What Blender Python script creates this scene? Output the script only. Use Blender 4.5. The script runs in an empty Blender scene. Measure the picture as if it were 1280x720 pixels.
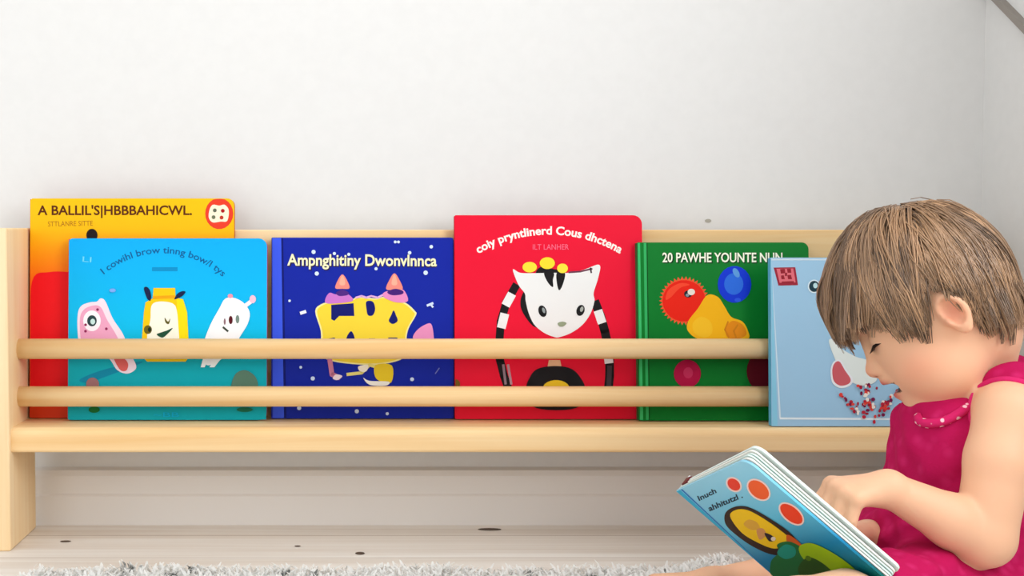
import bpy, bmesh, math, random
import numpy as np
from mathutils import Vector, Matrix, Euler

random.seed(7)
RNG = np.random.default_rng(7)
S = bpy.context.scene
COL = S.collection

# ------------------------------------------------------------------ camera
F = 1600.0                       # focal length in pixels of a 1280 wide frame
CX, CY = 450.0, 360.0            # optical axis (the frame is a crop, hence lens shift)
PIT = math.atan(75 / 1600)
CP, SP = math.cos(PIT), math.sin(PIT)
CAM = np.array([0.0, -1.6, 0.4085])
cam_d = bpy.data.cameras.new('camera')
cam_d.sensor_width = 36.0
cam_d.lens = 36.0 * F / 1280
cam_d.shift_x = (640 - CX) / 1280
cam_d.clip_start = 0.02
cam = bpy.data.objects.new('camera', cam_d)
COL.objects.link(cam)
cam.location = CAM
cam.rotation_euler = (math.pi / 2 - PIT, 0, 0)
S.camera = cam


def ray(px, py):
    a = (px - CX) / F
    b = (CY - py) / F
    return np.array([a, CP + b * SP, -SP + b * CP])


def proj(w):
    v = np.array(w) - CAM
    fw = v[1] * CP - v[2] * SP
    return np.array([CX + F * v[0] / fw, CY - F * (v[1] * SP + v[2] * CP) / fw])


def P(px, py, d):
    """the point seen at a pixel, d metres in front of the camera's y"""
    D = ray(px, py)
    return CAM + D * (d / D[1])


# ------------------------------------------------------------------ materials
def lin(c):
    out = []
    for v in c[:3]:
        v = v / 255.0
        out.append(v / 12.92 if v <= 0.04045 else ((v + 0.055) / 1.055) ** 2.4)
    return tuple(out) + (1.0,)


MATS = {}


def mat(name, rgb, rough=0.6, spec=0.3):
    key = name
    if key in MATS:
        return MATS[key]
    m = bpy.data.materials.new(name)
    m.use_nodes = True
    b = m.node_tree.nodes['Principled BSDF']
    b.inputs['Base Color'].default_value = lin(rgb)
    b.inputs['Roughness'].default_value = rough
    b.inputs['Specular IOR Level'].default_value = spec
    MATS[key] = m
    return m


def ink(rgb):
    return mat('ink_%d_%d_%d' % tuple(rgb), rgb, 0.45, 0.13)


def nodes(m):
    return m.node_tree.nodes, m.node_tree.links, m.node_tree.nodes['Principled BSDF']


def wood(name, c1, c2, axis):
    m = mat(name, c1, 0.5, 0.25)
    N, L, b = nodes(m)
    tc = N.new('ShaderNodeTexCoord')
    mp = N.new('ShaderNodeMapping')
    sc = [46, 46, 46]
    sc[axis] = 1.6
    mp.inputs['Scale'].default_value = sc
    L.new(tc.outputs['Object'], mp.inputs['Vector'])
    n1 = N.new('ShaderNodeTexNoise')
    n1.inputs['Scale'].default_value = 1.0
    n1.inputs['Detail'].default_value = 5
    n1.inputs['Distortion'].default_value = 0.6
    L.new(mp.outputs[0], n1.inputs['Vector'])
    r = N.new('ShaderNodeValToRGB')
    r.color_ramp.elements[0].position = 0.3
    r.color_ramp.elements[1].position = 0.62
    r.color_ramp.elements[0].color = lin(c2)
    r.color_ramp.elements[1].color = lin(c1)
    L.new(n1.outputs[0], r.inputs[0])
    L.new(r.outputs[0], b.inputs['Base Color'])
    bu = N.new('ShaderNodeBump')
    bu.inputs['Strength'].default_value = 0.06
    bu.inputs['Distance'].default_value = 0.002
    L.new(n1.outputs[0], bu.inputs['Height'])
    L.new(bu.outputs[0], b.inputs['Normal'])
    return m


def noisy(name, rgb, rgb2, scale, rough=0.8, bump=0.1, dist=0.002, spec=0.2):
    m = mat(name, rgb, rough, spec)
    N, L, b = nodes(m)
    tc = N.new('ShaderNodeTexCoord')
    n1 = N.new('ShaderNodeTexNoise')
    n1.inputs['Scale'].default_value = scale
    n1.inputs['Detail'].default_value = 5
    L.new(tc.outputs['Object'], n1.inputs['Vector'])
    r = N.new('ShaderNodeValToRGB')
    r.color_ramp.elements[0].position = 0.35
    r.color_ramp.elements[1].position = 0.65
    r.color_ramp.elements[0].color = lin(rgb2)
    r.color_ramp.elements[1].color = lin(rgb)
    L.new(n1.outputs[0], r.inputs[0])
    L.new(r.outputs[0], b.inputs['Base Color'])
    bu = N.new('ShaderNodeBump')
    bu.inputs['Strength'].default_value = bump
    bu.inputs['Distance'].default_value = dist
    L.new(n1.outputs[0], bu.inputs['Height'])
    L.new(bu.outputs[0], b.inputs['Normal'])
    return m


WOOD_X = wood('birch_along', (251, 219, 168), (238, 192, 130), 0)
WOOD_Z = wood('birch_upright', (252, 224, 180), (244, 208, 156), 2)
WALL = noisy('wall_paint', (230, 229, 227), (228, 227, 225), 60, 0.9, 0.03, 0.001)
TRIMW = mat('trim_paint', (236, 231, 226), 0.55, 0.3)

# floor: whitewashed planks running along x
FLOOR = mat('whitewashed_planks', (226, 217, 206), 0.5, 0.3)
N, L, b = nodes(FLOOR)
tc = N.new('ShaderNodeTexCoord')
mp = N.new('ShaderNodeMapping')
mp.inputs['Scale'].default_value = (1.2, 34, 1)
L.new(tc.outputs['Object'], mp.inputs['Vector'])
n1 = N.new('ShaderNodeTexNoise')
n1.inputs['Scale'].default_value = 1.0
n1.inputs['Detail'].default_value = 6
n1.inputs['Distortion'].default_value = 0.8
L.new(mp.outputs[0], n1.inputs['Vector'])
r = N.new('ShaderNodeValToRGB')
r.color_ramp.elements[0].position = 0.3
r.color_ramp.elements[1].position = 0.66
r.color_ramp.elements[0].color = lin((224, 212, 200))
r.color_ramp.elements[1].color = lin((246, 241, 235))
L.new(n1.outputs[0], r.inputs[0])
br = N.new('ShaderNodeTexBrick')
br.inputs['Color1'].default_value = (1, 1, 1, 1)
br.inputs['Color2'].default_value = (0.95, 0.94, 0.93, 1)
br.inputs['Mortar'].default_value = (0.62, 0.55, 0.5, 1)
br.inputs['Scale'].default_value = 1.0
br.inputs['Mortar Size'].default_value = 0.0012
br.inputs['Brick Width'].default_value = 9.7
br.inputs['Row Height'].default_value = 0.115
mpb = N.new('ShaderNodeMapping')
mpb.inputs['Location'].default_value = (-1.15, 0.03, 0)
L.new(tc.outputs['Object'], mpb.inputs['Vector'])
L.new(mpb.outputs[0], br.inputs['Vector'])
mx = N.new('ShaderNodeMix')
mx.data_type = 'RGBA'
mx.blend_type = 'MULTIPLY'
mx.inputs[0].default_value = 1.0
L.new(r.outputs[0], mx.inputs[6])
L.new(br.outputs[0], mx.inputs[7])
L.new(mx.outputs[2], b.inputs['Base Color'])


# ------------------------------------------------------------------ mesh helpers
def link(name, me, m=None, parent=None):
    o = bpy.data.objects.new(name, me)
    COL.objects.link(o)
    if m is not None:
        for x in (m if isinstance(m, (list, tuple)) else [m]):
            me.materials.append(x)
    if parent is not None:
        o.parent = parent
    return o


def obj(name, bm, m=None, parent=None, smooth=False):
    me = bpy.data.meshes.new(name)
    bmesh.ops.recalc_face_normals(bm, faces=bm.faces)
    bm.to_mesh(me)
    bm.free()
    if smooth:
        me.polygons.foreach_set('use_smooth', [True] * len(me.polygons))
    return link(name, me, m, parent)


def np_obj(name, V, Fs, m=None, parent=None, smooth=True):
    """V (n,3); Fs (k,3) or (k,4)"""
    me = bpy.data.meshes.new(name)
    V = np.asarray(V, dtype=np.float32)
    Fs = np.asarray(Fs, dtype=np.int32)
    k = Fs.shape[1]
    me.vertices.add(len(V))
    me.vertices.foreach_set('co', V.ravel())
    me.loops.add(Fs.size)
    me.loops.foreach_set('vertex_index', Fs.ravel())
    me.polygons.add(len(Fs))
    me.polygons.foreach_set('loop_start', np.arange(0, Fs.size, k, dtype=np.int32))
    me.polygons.foreach_set('loop_total', np.full(len(Fs), k, dtype=np.int32))
    me.polygons.foreach_set('use_smooth', np.full(len(Fs), smooth))
    me.update(calc_edges=True)
    me.validate()
    return link(name, me, m, parent)


def add_box(bm, x0, x1, y0, y1, z0, z1, bev=0.0, seg=2):
    v = [bm.verts.new((x, y, z)) for x in (x0, x1) for y in (y0, y1) for z in (z0, z1)]
    fs = [bm.faces.new([v[i] for i in q]) for q in
          ((0, 1, 3, 2), (4, 6, 7, 5), (0, 4, 5, 1), (2, 3, 7, 6), (0, 2, 6, 4), (1, 5, 7, 3))]
    if bev > 0:
        ed = list({e for f in fs for e in f.edges})
        bmesh.ops.bevel(bm, geom=ed, offset=bev, segments=seg, profile=0.5, affect='EDGES')
    return bm


def extrude_x(bm, prof, x0, x1):
    """prof: list of (y,z) closed outline"""
    a = [bm.verts.new((x0, y, z)) for y, z in prof]
    c = [bm.verts.new((x1, y, z)) for y, z in prof]
    n = len(prof)
    for i in range(n):
        j = (i + 1) % n
        bm.faces.new((a[i], a[j], c[j], c[i]))
    bm.faces.new(a[::-1])
    bm.faces.new(c)
    return bm


def prism(bm, pts, y0, y1):
    """pts (x,z) outline extruded from y0 (front) to y1"""
    a = [bm.verts.new((x, y0, z)) for x, z in pts]
    c = [bm.verts.new((x, y1, z)) for x, z in pts]
    n = len(pts)
    for i in range(n):
        j = (i + 1) % n
        bm.faces.new((a[i], c[i], c[j], a[j]))
    bm.faces.new(a)
    bm.faces.new(c[::-1])
    return bm


def rrect(x0, x1, z0, z1, r, seg=6):
    """rounded rectangle; r = (bl, br, tr, tl)"""
    out = []
    cs = [(x0, z0, r[0], 180), (x1, z0, r[1], 270), (x1, z1, r[2], 0), (x0, z1, r[3], 90)]
    for (cx, cz, rr, a0), (sx, sz) in zip(cs, ((1, 1), (-1, 1), (-1, -1), (1, -1))):
        if rr < 1e-5:
            out.append((cx, cz))
            continue
        ox, oz = cx + sx * rr, cz + sz * rr
        for i in range(seg + 1):
            a = math.radians(a0 + 90 * i / seg)
            out.append((ox + rr * math.cos(a), oz + rr * math.sin(a)))
    return out


def empty(name, loc, label=None, cat=None, group=None, rot=None):
    o = bpy.data.objects.new(name, None)
    COL.objects.link(o)
    o.location = loc
    if rot is not None:
        o.rotation_euler = rot
    if label:
        o['label'] = label
        o['category'] = cat
    if group:
        o['group'] = group
    return o


def tag(o, label, cat, group=None):
    o['label'] = label
    o['category'] = cat
    if group:
        o['group'] = group
    return o


def struct(o):
    o['kind'] = 'structure'
    return o


# ------------------------------------------------------------------ room shell
XR = 0.8525          # right wall face
YB = 0.160           # back wall face
XL = -1.70
ZC = 2.45
YF = -2.9
bm = bmesh.new()
add_box(bm, XL, XR + 0.2, YF, YB + 0.1, -0.06, 0)
struct(obj('floor', bm, FLOOR))
bm = bmesh.new()
add_box(bm, XL - 0.1, XR + 0.3, YB, YB + 0.1, 0, ZC)
wall_back = struct(obj('wall_back', bm, WALL))
# right wall with a window opening nearer the camera
WY0, WY1, WZ0, WZ1 = -1.60, -0.60, 0.45, 1.70
bm = bmesh.new()
for (y0, y1, z0, z1) in ((WY1, YB, 0, ZC), (YF, WY0, 0, ZC), (WY0, WY1, 0, WZ0), (WY0, WY1, WZ1, ZC)):
    add_box(bm, XR, XR + 0.2, y0, y1, z0, z1)
struct(obj('wall_right', bm, WALL))
bm = bmesh.new()
LY0, LY1, LZ0, LZ1 = -1.85, -0.55, 0.06, 1.9
for (y0, y1, z0, z1) in ((LY1, YB, 0, ZC), (YF, LY0, 0, ZC), (LY0, LY1, 0, LZ0), (LY0, LY1, LZ1, ZC)):
    add_box(bm, XL - 0.2, XL, y0, y1, z0, z1)
struct(obj('wall_left', bm, WALL))
# front wall behind the camera, with an unseen door added for low fill light
FX0, FX1, FZ0, FZ1 = -1.62, -0.70, 0.04, 2.0
bm = bmesh.new()
for (x0, x1, z0, z1) in ((XL, FX0, 0, ZC), (FX1, XR, 0, ZC), (FX0, FX1, 0, FZ0), (FX0, FX1, FZ1, ZC)):
    add_box(bm, x0, x1, YF - 0.1, YF, z0, z1)
struct(obj('wall_front', bm, WALL))
bm = bmesh.new()
for (x0, x1, z0, z1) in ((FX0, FX0 + .06, FZ0, FZ1), (FX1 - .06, FX1, FZ0, FZ1), (FX0 + .06, FX1 - .06, FZ0, FZ0 + .06), (FX0 + .06, FX1 - .06, FZ1 - .06, FZ1)):
    add_box(bm, x0, x1, YF - 0.09, YF - 0.03, z0, z1)
struct(obj('added_door', bm, TRIMW))
SX0, SX1, SY0, SY1 = -0.55, 0.45, -2.1, -1.1       # unseen skylight, added to light the wall but not the face
bm = bmesh.new()
for (x0, x1, y0, y1) in ((XL - 0.2, SX0, YF, YB + 0.1), (SX1, XR + 0.2, YF, YB + 0.1), (SX0, SX1, YF, SY0), (SX0, SX1, SY1, YB + 0.1)):
    add_box(bm, x0, x1, y0, y1, ZC, ZC + 0.12)
struct(obj('ceiling', bm, WALL))
bm = bmesh.new()
for (x0, x1, y0, y1) in ((SX0, SX0 + .05, SY0, SY1), (SX1 - .05, SX1, SY0, SY1), (SX0 + .05, SX1 - .05, SY0, SY0 + .05), (SX0 + .05, SX1 - .05, SY1 - .05, SY1)):
    add_box(bm, x0, x1, y0, y1, ZC + 0.06, ZC + 0.12)
struct(obj('added_skylight', bm, TRIMW))


def window_frame(name, x0, x1, y0, y1, z0, z1):
    bm = bmesh.new()
    t = 0.045
    add_box(bm, x0, x1, y0, y0 + t, z0, z1)
    add_box(bm, x0, x1, y1 - t, y1, z0, z1)
    add_box(bm, x0, x1, y0 + t, y1 - t, z0, z0 + t)
    add_box(bm, x0, x1, y0 + t, y1 - t, z1 - t, z1)
    add_box(bm, x0, x1, (y0 + y1) / 2 - t / 2, (y0 + y1) / 2 + t / 2, z0 + t, z1 - t)
    return struct(obj(name, bm, TRIMW))


window_frame('window_1', XR + 0.10, XR + 0.15, WY0, WY1, WZ0, WZ1)
window_frame('window_2', XL - 0.15, XL - 0.10, LY0, LY1, LZ0, LZ1)

# baseboards
prof = [(YB, 0), (YB - 0.016, 0), (YB - 0.016, 0.040), (YB - 0.0135, 0.043), (YB - 0.0135, 0.068),
        (YB - 0.010, 0.075), (YB - 0.0, 0.078)]
bm = bmesh.new()
extrude_x(bm, prof, XL, XR)
struct(obj('baseboard_back', bm, TRIMW))
bm = bmesh.new()
add_box(bm, XR - 0.014, XR, YF, YB - 0.016, 0, 0.075, 0.003)
struct(obj('baseboard_right', bm, TRIMW))

# slanting dark strip on the right wall (upper right corner of the photo)


def on_right(px, py):
    D = ray(px, py)
    return CAM + D * (XR / D[0])


pa, pb = on_right(1247, -6), on_right(1292, 40)
dv = Vector(pb - pa)
bm = bmesh.new()
up = Vector((0, -dv.z, dv.y)).normalized() * 0.0042
if up.z < 0:
    up = -up
out = Vector((-0.010, 0, 0))
A = Vector(pa)
B = A + dv * 2.6
A = A - dv * 1.2
vs = []
for c in (A, B):
    vs.append([bm.verts.new(c + s * up + o) for s, o in ((-1, Vector()), (1, Vector()), (1, out), (-1, out))])
for i in range(4):
    j = (i + 1) % 4
    bm.faces.new((vs[0][i], vs[0][j], vs[1][j], vs[1][i]))
bm.faces.new(vs[0])
bm.faces.new(vs[1][::-1])
struct(obj('trim_1', bm, mat('grey_strip', (150, 142, 134), 0.6)))

# small grey mark on the back wall above the rack
bm = bmesh.new()
c = P(885, 276, 1.6 + YB)
seg = [bm.verts.new((c[0] + 0.0045 * math.cos(a), YB - 0.0006, c[2] + 0.0026 * math.sin(a)))
       for a in [i * math.tau / 14 for i in range(14)]]
bm.faces.new(seg)
o = struct(obj('wall_mark', bm, mat('wall_mark', (176, 172, 160), 0.9)))
o.parent = wall_back
# knots in the planks
for i, (px, py, rx, ry) in enumerate(((612, 662, .016, .003), (450, 692, .006, .003), (82, 677, .007, .002), (372, 683, .004, .0015))):
    D = ray(px, py)
    c = CAM + D * (-CAM[2] / D[2])
    bm = bmesh.new()
    seg = [bm.verts.new((c[0] + rx * math.cos(a), c[1] + ry * 2.2 * math.sin(a), 0.0006))
           for a in [k * math.tau / 16 for k in range(16)]]
    bm.faces.new(seg)
    o = struct(obj('plank_knot', bm, mat('knot', (92, 74, 62), 0.7)))
    o.parent = bpy.data.objects['floor']

# ------------------------------------------------------------------ book rack
ZT = 0.1555                       # top of the shelf board
ZTOP = 0.4085                     # top of the side panels
XP0, XP1 = -0.4415, 0.722         # inner faces of the side panels
PT = 0.021
YR = 0.129                        # rear of the rack
rack = empty('book_rack', (0.14, 0.06, 0),
             'long low pale wooden book rack with two dowel rails against the white wall',
             'bookshelf')


def rpart(name, bm, m, smooth=False):
    o = obj(name, bm, m, None, smooth)
    o.data.transform(Matrix.Translation((-0.14, -0.06, 0)))
    o.parent = rack
    return o


for x0, x1 in ((XP0 - PT, XP0), (XP1, XP1 + PT)):
    bm = bmesh.new()
    add_box(bm, x0, x1, 0, YR, 0, ZTOP, 0.0025, 2)
    rpart('side_panel', bm, WOOD_Z)
bm = bmesh.new()
add_box(bm, XP0, XP1, 0.116, YR - 0.001, ZT - 0.03, ZTOP - 0.0025, 0.0015, 1)
rpart('back_panel', bm, WOOD_X)
bm = bmesh.new()
rr = 0.011
y0, z1, z0 = 0.008, ZT, ZT - 0.031
pr = [(0.116, z0), (0.116, z1)]
for i in range(7):
    a = math.radians(90 + 90 * i / 6)
    pr.append((y0 + rr + rr * math.cos(a), z1 - rr + rr * math.sin(a)))
for i in range(5):
    a = math.radians(180 + 90 * i / 4)
    pr.append((y0 + 0.004 + 0.004 * math.cos(a), z0 + 0.004 + 0.004 * math.sin(a)))
extrude_x(bm, pr, XP0, XP1)
rpart('shelf_board', bm, WOOD_X)
YRAIL, RRAIL = 0.052, 0.0132
for zc in (P(560, 436, 1.6 + YRAIL)[2], P(560, 495.5, 1.6 + YRAIL)[2]):
    bm = bmesh.new()
    pr = [(YRAIL + RRAIL * math.cos(a), zc + RRAIL * math.sin(a)) for a in [i * math.tau / 28 for i in range(28)]]
    extrude_x(bm, pr, XP0, XP1)
    o = rpart('rail', bm, WOOD_X)
    for p in o.data.polygons:
        p.use_smooth = len(p.vertices) == 4

# ------------------------------------------------------------------ text / art helpers


def text_tris(s, bold=0.018):
    cu = bpy.data.curves.new('lettering', 'FONT')
    cu.body = s
    cu.size = 1.0
    cu.offset = bold
    cu.resolution_u = 3
    o = bpy.data.objects.new('lettering', cu)
    COL.objects.link(o)
    dg = bpy.context.evaluated_depsgraph_get()
    ev = o.evaluated_get(dg)
    me = ev.to_mesh()
    V = [(v.co.x, v.co.y) for v in me.vertices]
    Fc = [list(p.vertices) for p in me.polygons]
    ev.to_mesh_clear()
    bpy.data.objects.remove(o)
    bpy.data.curves.remove(cu)
    return V, Fc


def spline(pts, n=6):
    """closed Catmull-Rom through pts"""
    out = []
    k = len(pts)
    for i in range(k):
        p0, p1, p2, p3 = [np.array(pts[(i + j - 1) % k], float) for j in range(4)]
        for t in [q / n for q in range(n)]:
            out.append(tuple(0.5 * ((2 * p1) + (p2 - p0) * t + (2 * p0 - 5 * p1 + 4 * p2 - p3) * t * t
                                    + (3 * p1 - p0 - 3 * p2 + p3) * t ** 3)))
    return out


def ell(cx, cy, rx, ry, rot=0, n=22):
    c, s = math.cos(math.radians(rot)), math.sin(math.radians(rot))
    return [(cx + rx * math.cos(a) * c - ry * math.sin(a) * s, cy + rx * math.cos(a) * s + ry * math.sin(a) * c)
            for a in [i * math.tau / n for i in range(n)]]


class Sheet:
    """a printed face: outlines are given as they read on the cover and laid on its plane"""

    def __init__(self, origin, ux, uy, un, clip=None):
        self.o, self.ux, self.uy, self.un = [np.array(v, float) for v in (origin, ux, uy, un)]
        self.bm = bmesh.new()
        self.mats = []
        self.layer = 1
        self.clip = clip

    def loc(self, p):
        D = ray(*p)
        t = np.dot(self.o - CAM, self.un) / np.dot(D, self.un)
        w = CAM + D * t - self.o
        x, y = np.dot(w, self.ux), np.dot(w, self.uy)
        if self.clip:
            x = min(max(x, self.clip[0]), self.clip[1])
            y = min(max(y, self.clip[2]), self.clip[3])
        return x, y

    def mi(self, rgb):
        m = ink(rgb) if not isinstance(rgb, bpy.types.Material) else rgb
        if m not in self.mats:
            self.mats.append(m)
        return self.mats.index(m)

    def faces(self, V, Fc, rgb, step=True):
        i = self.mi(rgb)
        e = self.layer * 4e-5
        vs = []
        for p in V:
            x, y = self.loc(p)
            vs.append(self.bm.verts.new((x, -e, y)))
        for f in Fc:
            try:
                fc = self.bm.faces.new([vs[k] for k in f])
                fc.material_index = i
            except ValueError:
                pass
        if step:
            self.layer += 1

    def poly(self, pts, rgb):
        self.faces(pts, [list(range(len(pts)))], rgb)

    def blob(self, pts, rgb, n=6):
        self.poly(spline(pts, n), rgb)

    def ell(self, cx, cy, rx, ry, rgb, rot=0):
        self.poly(ell(cx, cy, rx, ry, rot), rgb)

    def line(self, pts, w, rgb):
        for a, b in zip(pts[:-1], pts[1:]):
            a, b = np.array(a, float), np.array(b, float)
            d = (b - a) / np.linalg.norm(b - a)
            n = np.array([-d[1], d[0]]) * w / 2
            self.faces([tuple(v) for v in (a - d * w * .2 + n, b + d * w * .2 + n, b + d * w * .2 - n, a - d * w * .2 - n)],
                       [[0, 1, 2, 3]], rgb, False)
        self.layer += 1

    def text(self, s, p0, p1, h, rgb, bulge=0.0, bold=0.02):
        """lettering from p0 to p1 (baseline), letter height h px, bulge = rise of the arc in px"""
        V, Fc = text_tris(s, bold)
        xs = [v[0] for v in V]
        w0, w1 = min(xs), max(xs)
        p0, p1 = np.array(p0, float), np.array(p1, float)
        d = p1 - p0
        Ln = np.linalg.norm(d)
        d /= Ln
        n = np.array([d[1], -d[0]])
        out = []
        for x, y in V:
            t = (x - w0) / (w1 - w0)
            if abs(bulge) > 1e-6:
                R = (Ln * Ln / 4 + bulge * bulge) / (2 * bulge)
                half = math.asin(min(1, Ln / 2 / R))
                a = (t * 2 - 1) * half
                c = p0 + d * Ln / 2 - n * (R - bulge)
                rad = R + y * h * 1.38
                q = c + n * rad * math.cos(a) + d * rad * math.sin(a)
            else:
                q = p0 + d * Ln * t + n * y * h * 1.38
            out.append(tuple(q))
        self.faces(out, Fc, rgb)


def hexa(c, k):
    return tuple(int(max(0, min(255, v * k))) for v in c)


BOOKS = {}


def book(name, px, yb, lean, thick, cover, spine_c, radii, label, sink=0.0, paper=(240, 236, 226)):
    """px = (left, right, top, bottom) on the cover; stands on the board, leaning back by lean degrees"""
    th = math.radians(lean)
    uy = np.array([0, math.sin(th), math.cos(th)])
    un = np.array([0, -math.cos(th), math.sin(th)])
    base = np.array([0, yb, ZT + 0.0004])
    sh = Sheet(base, (1, 0, 0), uy, un)
    pl, pr_, pt_ = px
    ym = 0.5 * (pt_ + 525)
    x0 = sh.loc((pl, ym))[0]
    x1 = sh.loc((pr_, ym))[0]
    hgt = sh.loc(((pl + pr_) / 2, pt_))[1]
    # the back lower edge must stand on the board: lift by the tilt of the block's depth
    xc = 0.5 * (x0 + x1)
    lift = thick * math.sin(th)
    root = empty(name, base + np.array([xc, 0, 0]), label, 'book', 'picture books on the rack', rot=(-th, 0, 0))
    root.location.z += lift
    root.location.y += 0.0
    hw = 0.5 * (x1 - x0)
    # keep the printed outlines where they belong on the cover
    sheet = Sheet(base + np.array([xc, 0, lift]), (1, 0, 0), uy, un, (-hw, hw, 0, hgt))
    hgt = sheet.loc(((pl + pr_) / 2, pt_))[1]
    sheet.clip = (-hw + 0.0006, hw - 0.0006, 0.0006, hgt - 0.0006)
    t = 0.0022
    bm = sheet.bm
    pts = rrect(-hw, hw, 0, hgt, radii)
    sheet.mi(cover)
    prism(bm, pts, 0.0, t)
    for f in bm.faces:
        f.material_index = 0
    # remaining boards
    b2 = bmesh.new()
    prism(b2, pts, thick - t, thick)
    obj('back_cover', b2, ink(spine_c), root)
    b2 = bmesh.new()
    r2 = tuple(max(0, r - 0.002) for r in radii)
    prism(b2, rrect(-hw + 0.002, hw - 0.002, 0.002, hgt - 0.002, r2), t, thick - t)
    obj('page_block', b2, mat('paper_%d' % paper[2], paper, 0.8), root)
    b2 = bmesh.new()
    add_box(b2, -hw - 0.0004, -hw + 0.0018, t * 0.2, thick - t * 0.2, 0.001, hgt - 0.001)
    obj('spine', b2, ink(spine_c), root)
    BOOKS[name] = (root, sheet)
    return root, sheet


def finish(root, sheet):
    me = bpy.data.meshes.new('front_cover')
    sheet.bm.normal_update()
    sheet.bm.to_mesh(me)
    sheet.bm.free()
    o = link('front_cover', me, sheet.mats, root)
    return o


def gradient(name, stops, z0, z1, axis='Z'):
    """a printed colour blend on a cover, in the cover's own coordinates"""
    m = mat(name, stops[0][1], 0.45, 0.13)
    N, L, b = nodes(m)
    tc = N.new('ShaderNodeTexCoord')
    sx = N.new('ShaderNodeSeparateXYZ')
    L.new(tc.outputs['Object'], sx.inputs[0])
    mr = N.new('ShaderNodeMapRange')
    mr.inputs[1].default_value = z0
    mr.inputs[2].default_value = z1
    L.new(sx.outputs[axis], mr.inputs[0])
    r = N.new('ShaderNodeValToRGB')
    el = r.color_ramp.elements
    el[0].position, el[0].color = stops[0][0], lin(stops[0][1])
    el[1].position, el[1].color = stops[-1][0], lin(stops[-1][1])
    for p, c in stops[1:-1]:
        e = el.new(p)
        e.color = lin(c)
    L.new(mr.outputs[0], r.inputs[0])
    L.new(r.outputs[0], b.inputs['Base Color'])
    return m


# ---- orange book (behind the teal one)
g = gradient('print_sunset', [(0.0, (225, 70, 20)), (0.64, (248, 100, 14)), (0.78, (250, 150, 10)), (0.90, (248, 186, 10)), (1.0, (240, 192, 10))], 0, 0.28)
root, s = book('picture_book', (37.5, 292.5, 248), 0.0885, 3.4, 0.012, g, (214, 96, 30), (.003, .007, .009, .004),
               'orange and red picture book standing behind the turquoise one on the rack')
s.blob([(40, 352), (62, 340), (100, 341), (150, 345), (190, 352), (190, 528), (120, 530), (38, 530), (38, 430)], (240, 18, 28))
s.poly([(38, 505), (190, 505), (190, 530), (38, 530)], (222, 62, 20))
s.text("A BALLIL'S|HBBBAHICWL.", (47, 268.5), (240, 268.5), 12, (92, 40, 10), 0, 0.022)
s.text("STTLANRE SITTE", (60, 283), (116, 282), 6.5, (170, 110, 20), 0, 0.0)
s.ell(274, 267, 17.5, 19.5, (232, 62, 40))
s.blob([(262, 262), (266, 256), (274, 257), (281, 256), (286, 263), (284, 276), (276, 277), (266, 278), (261, 272)], (252, 236, 208))
for x, y, c in ((268.5, 263, (100, 110, 90)), (278.5, 263.5, (170, 20, 24)), (267, 271.5, (110, 120, 90)), (277, 272, (190, 60, 40))):
    s.ell(x, y, 2.4, 2.4, c)
s.ell(115, 294, 7, 8, (30, 14, 18))
finish(root, s)

# ---- turquoise book
g = gradient('print_sky', [(0.0, (0, 150, 150)), (0.30, (0, 176, 190)), (0.5, (0, 190, 238)), (1.0, (4, 172, 244))], 0, 0.24)
root, s = book('picture_book', (85.5, 333.5, 298), 0.0695, 4.4, 0.0125, g, (208, 60, 130), (.003, .010, .011, .005),
               'turquoise picture book with pink, yellow and white creatures on its cover')
s.blob([(87, 478), (120, 466), (170, 452), (215, 446), (300, 452), (335, 458), (338, 530), (200, 532), (86, 530), (86, 500)], (0, 170, 184))
s.blob([(100, 474), (130, 462), (175, 452), (172, 456), (140, 468), (110, 478)], (0, 138, 170))
s.text('I cowihl brow tinng bow/l tys', (130, 343), (278, 346), 8.6, (8, 92, 150), 28, 0.012)
s.poly([(190, 334), (222, 334), (222, 339), (190, 339)], (0, 142, 200))
s.text('LI', (103, 327), (114, 328), 7, (110, 215, 245), 0, 0.0)
# pink creature
s.blob([(98, 425), (97, 396), (101, 383), (112, 378), (121, 377), (126, 373), (132, 377), (141, 398), (154, 418), (162, 440), (170, 456), (168, 463), (158, 467),
        (146, 462), (136, 448), (120, 444), (104, 440)], (250, 226, 238))
s.blob([(101, 424), (100, 398), (105, 387), (116, 382), (126, 384), (134, 400), (146, 420), (154, 440), (130, 440), (106, 436)], (240, 168, 200))
s.ell(115, 401, 11, 13, (252, 244, 250))
s.ell(115, 401, 6, 7, (40, 66, 70))
s.ell(116, 402, 3, 3.6, (200, 230, 226))
for x, y in ((122, 387), (107, 406), (107, 414), (133, 411)):
    s.ell(x, y, 1.7, 1.7, (150, 40, 90))
s.blob([(142, 446), (152, 446), (160, 454), (158, 463), (150, 462)], (226, 100, 96))
# yellow creature
s.poly([(192, 360), (219, 360), (219.5, 372), (229, 374), (234, 390), (236, 430), (236, 447), (232, 452), (184, 452), (178, 446), (177, 430), (180, 390), (182, 378), (191, 373)], (250, 200, 8))
s.poly([(191, 370), (219, 369), (219, 373), (191, 374)], (236, 164, 10))
s.poly([(221, 374), (229, 374), (234, 390), (236, 430), (223, 430)], (248, 222, 8))
s.blob([(189, 384), (194, 378), (206, 377), (217, 380), (221, 388), (223, 408), (223, 430), (210, 440), (188, 438), (184, 420), (188, 400)], (250, 246, 228))
s.blob([(180, 361), (183, 358.5), (187, 362), (189, 370), (188, 376), (184, 373)], (20, 30, 70))
s.blob([(218, 374), (222, 367), (228, 364), (232, 365), (228, 370), (222, 373)], (20, 30, 70))
s.ell(185, 412, 5, 5.5, (110, 96, 20))
s.ell(187, 412, 2, 3, (30, 44, 30))
s.blob([(206, 397), (210, 402), (213, 398), (211, 405), (207, 403)], (96, 90, 30))
s.blob([(196, 418), (203, 415), (209, 413), (216, 410), (210, 417), (203, 422)], (30, 78, 56))
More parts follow.
